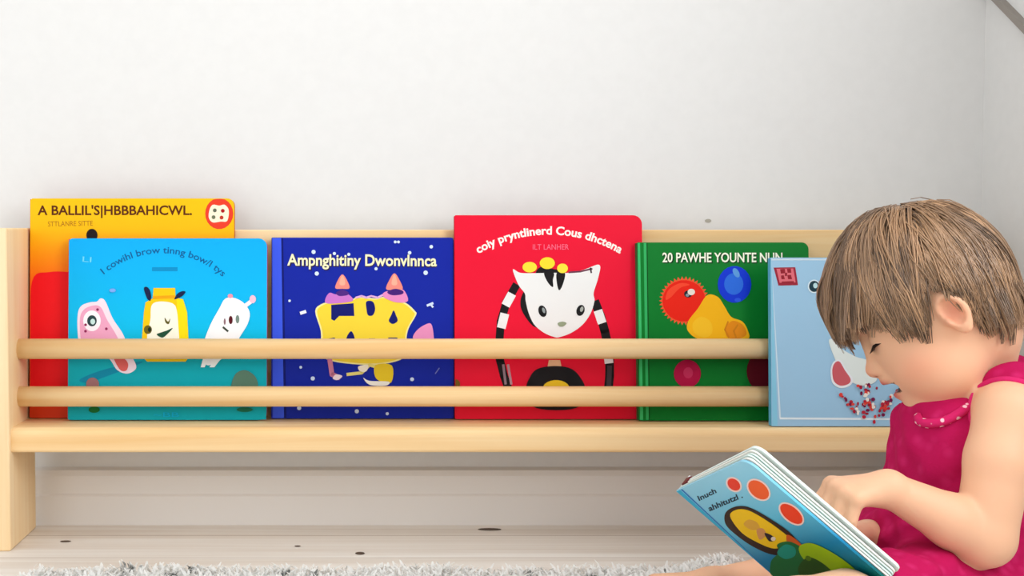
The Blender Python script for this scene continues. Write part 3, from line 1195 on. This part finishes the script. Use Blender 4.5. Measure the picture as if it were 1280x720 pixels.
def body(Fd, g=0.0, limbs=True):
    # --- torso
    Fd.ellipsoid(chest, BR, (.057, .073, .082), .02)
    Fd.ellipsoid(belly, BR, (.066, .080, .085), .03)
    Fd.ellipsoid(hips, BR, (.068, .086, .055), .03)
    Fd.capsule(neckB, shoL, .023, .028, .012)
    Fd.capsule(neckB, shoR, .023, .028, .012)
    # --- neck
    Fd.capsule(neckB - EZ * .012, H(-.022, 0, -.055), .033, .034, .02)
    # --- left arm
    Fd.chain([shoL, midL, elbL], [.0300, .0285, .0265], .008)
    f1 = elbL + (wriL - elbL) * .35
    Fd.chain([elbL, f1, wriL], [.0265, .0245, .0158], .006)
    # --- right arm
    Fd.chain([shoR, shoR + (elbR - shoR) * .5, elbR], [.031, .028, .025], .012)
    Fd.chain([elbR, elbR + (wriR - elbR) * .35, wriR], [.025, .023, .0155], .008)
    # --- legs
    for hp, kn, an, th_ in ((hipL, kneeL, ankL, (.046, .041, .034)), (hipR, kneeR, ankR, (.048, .042, .030))):
        Fd.chain([hp, hp + (kn - hp) * .5, kn], th_, .015)
        Fd.chain([kn, kn + (an - kn) * .35, an], [th_[2], th_[2] - .001, .023], .012)
        d = (an - kn) / np.linalg.norm(an - kn)
        toe = an + EH * .058 - EZ * .004
        toe[2] = max(toe[2], .036)
        Fd.capsule(an, toe, .021, .014, .012)
        Fd.capsule(an - EH * .012 - EZ * .004, an, .02, .02, .01)


def hand(Fd, wrist, knuck, tips, k=.004):
    """knuck: 4 knuckle points (index..little); tips: per finger (mid joint, end joint, tip)"""
    for kp in knuck:
        Fd.capsule(wrist, kp, .0135, .0080, .008)
    for i in range(3):
        Fd.capsule(knuck[i], knuck[i + 1], .0078, .0078, .004)
    for kp, tp, r0 in zip(knuck, tips, (.0068, .0070, .0067, .0060)):
        Fd.chain([kp] + list(tp), [r0 + .0008, r0, r0 * .92, r0 * .80], .0022)


# left hand: back of the hand up, fingers hooked over the edge of the pages
kL = [P(1040, 606, 1.186), P(1046, 610, 1.172), P(1057, 616, 1.160), P(1071, 624, 1.150)]
tL = []
for (m, e, t) in (((1025, 626, 1.184), (1020, 641, 1.184), (1026, 654, 1.186)),
                  ((1031, 637, 1.170), (1028, 654, 1.170), (1036, 668, 1.174)),
                  ((1045, 646, 1.158), (1044, 663, 1.160), (1052, 676, 1.166)),
                  ((1063, 651, 1.149), (1062, 666, 1.152), (1068, 678, 1.158))):
    tL.append([P(*m), P(*e), P(*t)])
# right hand: mostly hidden, holding the far side of the book
kR = [P(1062, 664, 1.235), P(1058, 668, 1.25), P(1058, 672, 1.265), P(1062, 678, 1.28)]
tR = []
for kp in kR:
    tR.append([kp + np.array([-.016, 0, -.010]), kp + np.array([-.022, 0, -.024]), kp + np.array([-.016, 0, -.036])])


def head(Fd):
    Fd.ellipsoid(H(.002, 0, .009), HR, (.0710 * HS, .0655 * HS, .077 * HS), .01)
    Fd.ellipsoid(H(-.024, 0, -.020), HR, (.046, .052, .050), .03)
    Fd.ellipsoid(H(.022, 0, -.034), HR, (.0475, .053, .056), .02)
    Fd.ellipsoid(H(.026, 0, -.062), HR, (.040, .044, .034), .018)
    for s_ in (-1, 1):
        Fd.ellipsoid(H(.0285, s_ * .032, -.049), HR, (.029, .025, .029), .014)
        Fd.ellipsoid(H(.012, s_ * .034, -.062), HR, (.030, .020, .026), .016)
    Fd.ellipsoid(H(.0470, 0, -.0795), HR, (.0135, .017, .0125), .012)          # chin
    Fd.ellipsoid(H(.036, 0, -.080), HR, (.026, .026, .016), .014)              # soft under-chin
    Fd.ellipsoid(H(.0600, 0, -.054), HR, (.0120, .018, .016), .012)            # muzzle
    for s_ in (-1, 1):                                                          # sockets and lids
        Fd.ellipsoid(H(.072, s_ * .029, -.0065), HR, (.012, .016, .0105), .010, sub=True)
        Fd.ellipsoid(H(.0520, s_ * .0275, -.0095), HR, (.0135, .0150, .0125), .005)
    # nose
    Fd.capsule(H(.0645, 0, -.010), H(.0730, 0, -.034), .0070, .0078, .010)
    Fd.ellipsoid(H(.0765, 0, -.0375), HR, (.0085, .0088, .0078), .006)
    for s_ in (-1, 1):
        Fd.ellipsoid(H(.0690, s_ * .0088, -.0405), HR, (.0075, .0062, .0058), .004)
    for s_ in (-1, 1):
        Fd.ellipsoid(H(.0745, s_ * .0045, -.0450), HR, (.0036, .0024, .0028), .002, sub=True)
    # mouth: parted lips
    Fd.ellipsoid(H(.0700, 0, -.0520), HR, (.0080, .0150, .0050), .005)
    Fd.ellipsoid(H(.0650, 0, -.0685), HR, (.0078, .0135, .0050), .005)
    Fd.ellipsoid(H(.0715, 0, -.0603), HR, (.0145, .0300, .0058), .0018, sub=True)
    # ears
    for s_ in (-1, 1):
        al = math.radians(-14)
        ex = math.cos(al) * EF + math.sin(al) * EU
        eu = -math.sin(al) * EF + math.cos(al) * EU
        tilt = math.radians(13) * s_
        # the ear's outer side turns a little forward
        en = s_ * EL * math.cos(math.radians(13)) + ex * math.sin(math.radians(13))
        ex2 = ex * math.cos(math.radians(13)) - s_ * EL * math.sin(math.radians(13))
        c = H(-.0155, s_ * .0655, -.0165)
        RR = np.stack([ex2, en, eu])
        e_ = .86

        def E(a, n_, u_, r, k, sub=False):
            Fd.ellipsoid(c + e_ * (a * ex2 + n_ * en + u_ * eu), RR, np.array(r) * e_, k, sub)
        E(0, 0, .003, (.0165, .0065, .0245), .004)
        E(.003, 0, -.018, (.0085, .0055, .0100), .005)
        E(.0005, .0050, .001, (.0108, .0078, .0165), .0018, True)
        E(.0110, .0030, -.006, (.0032, .0046, .0056), .003)


allp = np.array([HO + .13 * np.array([1, 1, 1]), HO - .13 * np.array([1, 1, 1]), shoR, shoL, kneeL, kneeR, ankL, ankR, hipL, hipR] + kL)
lo = allp.min(0) - .075
hi = allp.max(0) + .075
lo[2] = 0.0
child = Field(lo, hi, 0.0019)
body(child)
hand(child, wriL, kL, tL)
hand(child, wriR, kR, tR)
# thumbs leave the side of the palm
child.chain([wriL + (kL[0] - wriL) * .35 - EL * .004, P(1056, 628, 1.200), P(1042, 642, 1.204), P(1036, 652, 1.200)], [.0098, .0084, .0074, .0062], .004)
child.chain([wriR + (kR[0] - wriR) * .35 + EL * .004, P(1068, 672, 1.222), P(1056, 682, 1.222)], [.0098, .008, .0065], .004)
head(child)


def press(Fd):
    # flesh and cloth give way where the rug carries them and where the book rests on them
    g = [(Fd.lo[k] + Fd.h * np.arange(Fd.n[k])).astype(np.float32) for k in range(3)]
    kz = int(np.searchsorted(g[2], .075))
    X, Y = np.meshgrid(g[0], g[1], indexing='ij')
    hgt = (rug_h(X, Y) + .0012).astype(np.float32)
    Fd.D[:, :, :kz] = np.maximum(Fd.D[:, :, :kz], hgt[:, :, None] - g[2][None, None, :kz])
    o = A0 + v * BH
    c = o + u * (BW / 2 + .002) + nn * .0090 - v * (BH / 2)
    hs = np.array([BW / 2 + .0035, .0120, BH / 2 + .0022])
    RB = np.stack([u, nn, -v])
    ext = (np.abs(RB) * hs[:, None]).sum(0) + .02
    bl = Fd.block(c - ext, c + ext)
    if bl is None:
        return
    sl, X = bl
    q = np.abs((X - c.astype(np.float32)) @ RB.T.astype(np.float32)) - hs.astype(np.float32)
    d = np.linalg.norm(np.maximum(q, 0), axis=-1) + np.minimum(q.max(-1), 0)
    Fd.comb(sl, d, .002, True)


press(child)
V, Q = child.mesh(2)


def skin_colours(V):
    q = (V - HO) @ HR.T / HS
    n = len(V)
    base = np.tile(np.array(lin((238, 186, 150))[:3]), (n, 1))

    def blend(c, w):
        nonlocal base
        base = base * (1 - w[:, None]) + np.array(lin(c)[:3]) * w[:, None]

    def g(c, r):
        return np.exp(-(((q - np.array(c)) / np.array(r)) ** 2).sum(1))
    for s_ in (-1, 1):
        blend((226, 140, 112), 0.5 * g((.036, s_ * .050, -.050), (.022, .03, .020)))
        blend((214, 112, 88), 0.6 * g((-.0145, s_ * .066, -.017), (.011, .010, .014)))
    blend((226, 140, 112), .5 * g((.083, 0, -.036), (.008, .010, .010)))
    lip = np.clip(1.7 * g((.0750, 0, -.0530), (.0095, .0145, .0036)), 0, 1) + np.clip(1.7 * g((.0700, 0, -.0680), (.0095, .0135, .0040)), 0, 1)
    blend((196, 74, 78), np.clip(lip, 0, 1) * .9)
    inm = (np.abs(q[:, 2] + .0603) < .0054) & (q[:, 0] > .048) & (q[:, 0] < .0690) & (np.abs(q[:, 1]) < .0240)
    blend((58, 18, 16), inm.astype(float) * .95)
    return base


SKIN = mat('skin', (238, 186, 150), 0.5, 0.3)
N, L, b = nodes(SKIN)
at = N.new('ShaderNodeAttribute')
at.attribute_name = 'tone'
L.new(at.outputs['Color'], b.inputs['Base Color'])
b.inputs['Subsurface Weight'].default_value = 0.12
b.inputs['Subsurface Radius'].default_value = (1.0, 0.35, 0.2)
b.inputs['Subsurface Scale'].default_value = 0.006

root_c = P(1200, 745, 1.28)
person = empty('person', (root_c[0], root_c[1], 0.006),
               'young child with brown hair in a pink sleeveless dress, sitting and reading a book', 'person')
PO = np.array(person.location)


def ppart(name, V, Q, m, parent=person, smooth=True):
    return np_obj(name, np.asarray(V) - PO, Q, m, parent, smooth)


bo = ppart('body', V, Q, SKIN)
ca = bo.data.attributes.new('tone', 'FLOAT_COLOR', 'POINT')
tc_ = skin_colours(V)
ca.data.foreach_set('color', np.c_[tc_, np.ones(len(tc_))].astype(np.float32).ravel())

# lashes on the lowered lids
for s_ in (1, -1):
    pts = []
    for i in range(9):
        t = i / 8
        l = .0155 + .0268 * t
        # surface of the lid: fixed ellipsoid
        yy = (l - .0275) / .0150
        zz = -.46 - .10 * math.sin(math.pi * t) + .22 * t * t
        xx = math.sqrt(max(0, 1 - yy * yy - zz * zz))
        pts.append(H(.0520 + .0135 * xx * 1.03, s_ * l, -.0095 + .0125 * zz))
    bm = bmesh.new()
    rows = []
    for i, p in enumerate(pts):
        t = i / 8
        w = .0021 * math.sin(math.pi * (0.12 + .8 * t)) + .0003
        ln = .0080 * math.sin(math.pi * (.15 + .75 * t))
        fwd = (EF * .85 - EU * .35 + s_ * EL * (.25 + .5 * t))
        fwd = fwd / np.linalg.norm(fwd)
        rows.append([bm.verts.new(Vector(p + EU * w - PO)), bm.verts.new(Vector(p - EU * w - PO)), bm.verts.new(Vector(p + fwd * ln - EU * .0012 - PO))])
    for a, c in zip(rows[:-1], rows[1:]):
        for i in range(3):
            j = (i + 1) % 3
            bm.faces.new((a[i], a[j], c[j], c[i]))
    obj('eyelash', bm, mat('lash', (44, 28, 22), 0.6), person)

make_pile()

# ------------------------------------------------------------------ dress
lo2 = np.array([min(belly[0], chest[0]) - .22, chest[1] - .22, 0.0])
hi2 = np.array([shoL[0] + .13, chest[1] + .22, shoL[2] + .09])
dr = Field(lo2, hi2, 0.0021)
dr.ellipsoid(chest, BR, (.058, .078, .085), .02, grow=.004)
dr.ellipsoid(belly, BR, (.070, .084, .088), .03, grow=.005)
dr.ellipsoid(hips + EH * .01, BR, (.100, .112, .052), .035, grow=.004)
dr.capsule(hipL, hipL + (kneeL - hipL) * .50, .056, .047, .02)
dr.capsule(hipR, hipR + (kneeR - hipR) * .45, .062, .058, .03)
capL = P(1270, 491, 1.205)
capR = capL - EL * (2 * float(np.dot(capL - chest, EL)))
dr.capsule(neckB - EZ * .004, capL, .030, .0295, .02)
dr.capsule(neckB - EZ * .004, capR, .030, .0295, .02)
sl, X = dr.block(lo2, hi2)
q = (X - chest.astype(np.float32))
qh, ql, qz = q @ EH.astype(np.float32), q @ EL.astype(np.float32), q[..., 2]
ang = np.arctan2(ql, qh)
low = np.clip((-qz - .082) / .035, 0, 1)
pleat = .0038 * low * np.sin(ang * 26 + 3 * np.sin(ang * 5))
soft = .0024 * np.sin(qh * 95 + qz * 60 + 2.2 * np.sin(ql * 40)) * np.sin(ql * 75 - qz * 85 + 1.5 * np.sin(qz * 50)) + .0009 * np.sin(qz * 170 + ql * 120 + 3 * np.sin(qh * 60))
waist = .0025 * np.exp(-((qz + .088) / .006) ** 2)
placket = -.0020 * np.exp(-(ql / .011) ** 2) * (qh > 0) + .0016 * np.exp(-((np.abs(ql) - .0125) / .0016) ** 2) * (qh > 0)
dr.D = dr.D + (pleat + soft + waist + placket).astype(np.float32)
# neck opening
nf, nb_ = P(1150, 530, 1.275), P(1262, 450, 1.275)
rc = 0.5 * (nf + nb_)
ra = 0.5 * np.linalg.norm(nf - nb_)
ax_a = (nf - nb_) / np.linalg.norm(nf - nb_)
ax_n = np.cross(ax_a, EL)
if ax_n[2] < 0:
    ax_n = -ax_n
RLAT = .060
w = X - rc.astype(np.float32)
wa, wl, wn = w @ ax_a.astype(np.float32), w @ EL.astype(np.float32), w @ ax_n.astype(np.float32)
cyl = (np.sqrt((wa / ra) ** 2 + (wl / RLAT) ** 2) - 1) * min(ra, RLAT)
cyl = np.maximum(cyl, -(wn + .05))
dr.D = np.maximum(dr.D, -cyl).astype(np.float32)
del X, q, w, wa, wl, wn, cyl, qh, ql, qz, ang
press(dr)
V, Q = dr.mesh(2)
DRESS = mat('pink_cotton', (190, 26, 88), 0.85, 0.08)
N, L, b = nodes(DRESS)
tcn = N.new('ShaderNodeTexCoord')
vo = N.new('ShaderNodeTexVoronoi')
vo.inputs['Scale'].default_value = 62
L.new(tcn.outputs['Object'], vo.inputs['Vector'])
r = N.new('ShaderNodeValToRGB')
r.color_ramp.elements[0].position = 0.05
r.color_ramp.elements[1].position = 0.42
r.color_ramp.elements[0].color = lin((204, 40, 104))
r.color_ramp.elements[1].color = lin((190, 24, 86))
L.new(vo.outputs[0], r.inputs[0])
L.new(r.outputs[0], b.inputs['Base Color'])
nz = N.new('ShaderNodeTexNoise')
nz.inputs['Scale'].default_value = 420
L.new(tcn.outputs['Object'], nz.inputs['Vector'])
bu = N.new('ShaderNodeBump')
bu.inputs['Strength'].default_value = 0.25
bu.inputs['Distance'].default_value = 0.001
L.new(nz.outputs[0], bu.inputs['Height'])
L.new(bu.outputs[0], b.inputs['Normal'])
b.inputs['Sheen Weight'].default_value = 0.0
dress = ppart('dress', V, Q, DRESS)

# neckline trim with tiny pale stitches


def tube(path, r, seg=8, closed=False):
    path = np.array(path)
    n = len(path)
    V = []
    prev = None
    for i in range(n):
        if closed:
            t = path[(i + 1) % n] - path[i - 1]
        else:
            t = path[min(i + 1, n - 1)] - path[max(i - 1, 0)]
        t = t / np.linalg.norm(t)
        ref = prev if prev is not None else (np.array([0, 0, 1.0]) if abs(t[2]) < .9 else np.array([1.0, 0, 0]))
        a = ref - t * np.dot(ref, t)
        a /= np.linalg.norm(a)
        b = np.cross(t, a)
        prev = a
        ri = r[i] if hasattr(r, '__len__') else r
        for k in range(seg):
            w = k * math.tau / seg
            V.append(path[i] + ri * (math.cos(w) * a + math.sin(w) * b))
    Q = []
    for i in range(n if closed else n - 1):
        j = (i + 1) % n
        for k in range(seg):
            l = (k + 1) % seg
            Q.append((i * seg + k, i * seg + l, j * seg + l, j * seg + k))
    return np.array(V), Q


def ring(t):
    p = rc + ra * math.cos(t) * ax_a + RLAT * math.sin(t) * EL
    return p - EZ * .008 * math.sin(t) ** 2 - ax_n * .002


def settle(Fd, p, n=6):
    p = np.array(p, float)

    def val(q):
        g_ = (q - Fd.lo) / Fd.h
        i = np.clip(np.floor(g_).astype(int), 0, Fd.n - 2)
        f = np.clip(g_ - i, 0, 1)
        c = Fd.D[i[0]:i[0] + 2, i[1]:i[1] + 2, i[2]:i[2] + 2]
        c = c[0] * (1 - f[0]) + c[1] * f[0]
        c = c[0] * (1 - f[1]) + c[1] * f[1]
        return c[0] * (1 - f[2]) + c[1] * f[2]
    for _ in range(n):
        e = .002
        g_ = np.array([(val(p + e * ax) - val(p - e * ax)) / (2 * e) for ax in np.eye(3)])
        p = p - val(p) * g_ / max(np.dot(g_, g_), .2) * .8
    return p


RING = np.array([settle(dr, ring(i * math.tau / 72)) for i in range(72)])
for _ in range(2):
    RING = .5 * RING + .25 * (np.roll(RING, 1, 0) + np.roll(RING, -1, 0))
RING = RING + .0022 * (RING - rc) / np.linalg.norm(RING - rc, axis=1)[:, None]
print('RING', [tuple(np.round(proj(p)).astype(int)) + (round(float(p[1]), 3),) for p in RING[::6]])
print('ring0', [tuple(np.round(proj(ring(i * math.tau / 72))).astype(int)) for i in range(0, 72, 6)])
Vt, Qt = tube(RING, .0046, 8, True)
TRIMP = mat('pink_trim', (216, 44, 108), 0.85, 0.08)
col = ppart('collar', Vt, Qt, TRIMP, dress)
CP_ = mat('collar_print', (216, 44, 108), 0.85, 0.08)
N, L, b = nodes(CP_)
tcn = N.new('ShaderNodeTexCoord')
vo = N.new('ShaderNodeTexVoronoi')
vo.inputs['Scale'].default_value = 150
L.new(tcn.outputs['Object'], vo.inputs['Vector'])
r = N.new('ShaderNodeValToRGB')
r.color_ramp.elements[0].position = 0.26
r.color_ramp.elements[1].position = 0.34
r.color_ramp.elements[0].color = lin((250, 206, 216))
r.color_ramp.elements[1].color = lin((212, 40, 104))
L.new(vo.outputs[0], r.inputs[0])
L.new(r.outputs[0], b.inputs['Base Color'])
col.data.materials[0] = CP_
# armhole bands: where the dress surface meets the arm
for sh, cp, sg in ((shoL, capL, 1), (shoR, capR, -1)):
    pts = []
    for i in range(60):
        a = i * math.tau / 60
        d = math.cos(a) * EZ + math.sin(a) * EH
        # walk outwards from the torso along the arm surface until the dress is left
        best = None
        for s_ in np.linspace(-.05, .05, 51):
            q = sh + sg * EL * s_ + d * .0322 - EZ * (.0 if math.cos(a) > -.3 else .0)
            g_ = np.clip(((q - dr.lo) / dr.h).round().astype(int), 0, dr.n - 1)
            if dr.D[tuple(g_)] < 0.0015:
                best = q
        if best is None:
            best = sh - sg * EL * .012 + d * .0322
        pts.append(best)
    pts = np.array(pts)
    for _ in range(4):
        pts = .4 * pts + .3 * (np.roll(pts, 1, 0) + np.roll(pts, -1, 0))
    Vt, Qt = tube(pts, .0032, 8, True)
    ppart('armhole_band', Vt, Qt, TRIMP, dress)
# ------------------------------------------------------------------ hair
EC = np.array([.0005, 0, .0105])
ES = np.array([.0795, .0700, .0870])
CR = np.array([-.022, 0, .080])
CR = CR / np.linalg.norm(CR / ES) + EC * 0
GH = np.array([math.sin(PH), 0, -math.cos(PH)])        # straight down, in the head's own frame
HEM = [(0, -.007), (12, -.002), (24, .006), (40, .004), (54, -.006), (66, -.020), (76, -.028), (84, -.012), (90, .012), (107, .012), (115, -.020), (124, -.050), (150, -.060), (180, -.064)]


def hem(p):
    az = np.degrees(np.arctan2(abs(p[1]), p[0]))
    return np.interp(az, [h[0] for h in HEM], [h[1] for h in HEM])


def guide(root_dir, layer, jit):
    n = root_dir / np.linalg.norm(root_dir)
    p = EC + ES * n
    pts = [p.copy()]
    away = p - (EC + CR)
    d = away / (np.linalg.norm(away) + 1e-6)
    ds = .007
    end_j = RNG.normal(.001, .0055)
    for i in range(40):
        nrm = (p - EC) / ES ** 2
        nrm /= np.linalg.norm(nrm)
        away = p - (EC + CR)
        away -= nrm * np.dot(away, nrm)
        away /= (np.linalg.norm(away) + 1e-6)
        lat = abs(p[1]) / .07
        gw = .16 + .34 * max(0, (.045 - p[2]) / .1)
        want = away * .78 + GH * gw + jit * .14
        if p[0] < .045:
            want[0] -= .16 * min(1, lat)
        want /= np.linalg.norm(want)
        d = d * .62 + want * .38
        q0 = np.linalg.norm((p - EC) / ES)
        if q0 <= layer + .02:
            dn = np.dot(d, nrm)
            d = d - nrm * (dn if dn < 0 else dn * .55)
        if p[0] > .086 and d[0] > 0:
            d[0] *= .4
        d /= np.linalg.norm(d)
        p = p + d * ds
        q0 = np.linalg.norm((p - EC) / ES)
        if q0 < layer:
            p = EC + (p - EC) * (layer / q0)
        elif q0 > 1.075 and p[0] < .05 and p[2] > -.025:
            p = EC + (p - EC) * (1.075 / q0)
        pts.append(p.copy())
        if p[2] < hem(p) + end_j and i > 2:
            break
    return np.array(pts)


def resample(pts, n):
    s_ = np.r_[0, np.cumsum(np.linalg.norm(np.diff(pts, axis=0), axis=1))]
    t = np.linspace(0, s_[-1], n)
    return np.stack([np.interp(t, s_, pts[:, k]) for k in range(3)], 1)


HV, HQ, HT = [], [], []
NP = 14
voff = 0
ng = 0
for attempt in range(2400):
    if ng >= 620:
        break
    dirv = RNG.normal(0, 1, 3)
    dirv /= np.linalg.norm(dirv)
    p = EC + ES * dirv
    if p[2] < hem(p) + .016:
        continue
    if p[2] < .0 and RNG.random() < .3:
        continue
    ng += 1
    layer = RNG.uniform(1.0, 1.055)
    gpts = guide(dirv, layer, RNG.normal(0, 1, 3) * np.array([1, 1, .3]))
    if len(gpts) < 4:
        continue
    gpts = resample(gpts, NP)
    spread0 = RNG.uniform(.004, .008)
    tone0 = RNG.random()
    tan = np.gradient(gpts, axis=0)
    tan /= np.linalg.norm(tan, axis=1)[:, None]
    nr = (gpts - EC) / ES ** 2
    nr /= np.linalg.norm(nr, axis=1)[:, None]
    sd = np.cross(tan, nr)
    sd /= np.linalg.norm(sd, axis=1)[:, None] + 1e-9
    for c in range(17):
        a0, b0 = RNG.normal(0, 1) * spread0, abs(RNG.normal(0, 1)) * .0012
        tt = np.linspace(0, 1, NP)
        conv = (1 - .72 * tt)[:, None]
        wav = (.0006 * np.sin(tt * RNG.uniform(3, 9) + RNG.uniform(0, 6)))[:, None]
        pts = gpts + sd * (a0 * conv + wav) + nr * (b0 * conv)
        L_ = 1 - .34 * RNG.random() ** 2
        pts = resample(pts, NP)
        m = max(4, int(NP * L_))
        pts = resample(pts[:m], NP)
        wv = pts @ HR * HS + HO
        r0 = RNG.uniform(.0005, .0009)
        rr2 = r0 * (1 - .75 * tt ** 3)
        sdw = sd @ HR
        nrw = nr @ HR
        V3 = np.stack([wv - sdw * rr2[:, None], wv + sdw * rr2[:, None], wv + nrw * (rr2 * .9)[:, None]], 1)
        HV.append(V3.reshape(-1, 3))
        HT.append(np.full(NP * 3, np.clip(.80 * tone0 + .20 * RNG.random(), 0, 1)))
        k = np.arange(NP - 1)[:, None] * 3 + voff
        for e0, e1 in ((0, 1), (1, 2), (2, 0)):
            HQ.append(np.concatenate([k + e0, k + e1, k + 3 + e1, k + 3 + e0], 1))
        voff += NP * 3
HAIR = mat('brown_hair', (140, 104, 72), 0.30, 0.75)
N, L, b = nodes(HAIR)
ge = N.new('ShaderNodeNewGeometry')
r = N.new('ShaderNodeValToRGB')
r.color_ramp.elements[0].color = lin((62, 42, 27))
r.color_ramp.elements[1].color = lin((196, 153, 114))
ge = N.new('ShaderNodeAttribute')
ge.attribute_name = 'lock'
L.new(ge.outputs['Fac'], r.inputs[0])
L.new(r.outputs[0], b.inputs['Base Color'])
hair = ppart('hair', np.concatenate(HV), np.concatenate(HQ), HAIR)
ha = hair.data.attributes.new('lock', 'FLOAT', 'POINT')
ha.data.foreach_set('value', np.concatenate(HT).astype(np.float32))
# under layer of hair close to the scalp
na, nb2 = 96, 48
Vc, keep = [], {}
for j in range(nb2 + 1):
    th = math.pi * j / nb2
    for i in range(na):
        a = i * math.tau / na
        p = EC + ES * .985 * np.array([math.sin(th) * math.cos(a), math.sin(th) * math.sin(a), math.cos(th)])
        Vc.append(p)
Vc = np.array(Vc)
Fq = []
for j in range(nb2):
    for i in range(na):
        q4 = [j * na + i, (j + 1) * na + i, (j + 1) * na + (i + 1) % na, j * na + (i + 1) % na]
        c = Vc[q4].mean(0)
        az = math.degrees(math.atan2(abs(c[1]), c[0]))
        if c[2] > hem(c) + (.016 if az < 60 else .009):
            Fq.append(q4)
used = sorted({k for f in Fq for k in f})
mp_ = {k: i for i, k in enumerate(used)}
cap = ppart('hair_under_layer', Vc[used] @ HR * HS + HO, [[mp_[k] for k in f] for f in Fq], mat('hair_under', (104, 74, 50), 0.6), hair)

# ------------------------------------------------------------------ light


def area(name, loc, rot, sx, sy, power, colr):
    ld = bpy.data.lights.new(name, 'AREA')
    ld.shape = 'RECTANGLE'
    ld.size, ld.size_y = sx, sy
    ld.energy = power
    ld.color = colr
    o = bpy.data.objects.new(name, ld)
    COL.objects.link(o)
    o.location = loc
    o.rotation_euler = rot
    return o


area('daylight_right_window', (XR + 0.05, (WY0 + WY1) / 2, (WZ0 + WZ1) / 2), (0, math.radians(90), 0), WZ1 - WZ0, WY1 - WY0, 22.5, (.95, .975, 1))
area('daylight_left_window', (XL - 0.05, (LY0 + LY1) / 2, (LZ0 + LZ1) / 2), (0, math.radians(-90), 0), LZ1 - LZ0, LY1 - LY0, 8, (.94, .97, 1))
area('fill_skylight', ((SX0 + SX1) / 2, (SY0 + SY1) / 2, ZC + 0.05), (0, 0, 0), SX1 - SX0 - .1, SY1 - SY0 - .1, 9.5, (.95, .975, 1))  # fill through the added skylight, lights the wall from above
area('fill_door', ((FX0 + FX1) / 2, YF - .02, (FZ0 + FZ1) / 2), (math.radians(90), 0, 0), FX1 - FX0 - .12, FZ1 - FZ0 - .12, 8, (.95, .975, 1))  # fill through the added door, brightens floor and baseboard under the shelf
wd = bpy.data.worlds.new('world')
wd.use_nodes = True
wd.node_tree.nodes['Background'].inputs[0].default_value = (.91, .96, 1.0, 1)
wd.node_tree.nodes['Background'].inputs[1].default_value = 1.25
S.world = wd

S.view_settings.view_transform = 'Standard'
S.view_settings.look = 'None'
S.view_settings.gamma = 1
S.view_settings.use_curve_mapping = False
S.view_settings.exposure = -0.19
S.cycles.use_denoising = True
S.cycles.max_bounces = 6
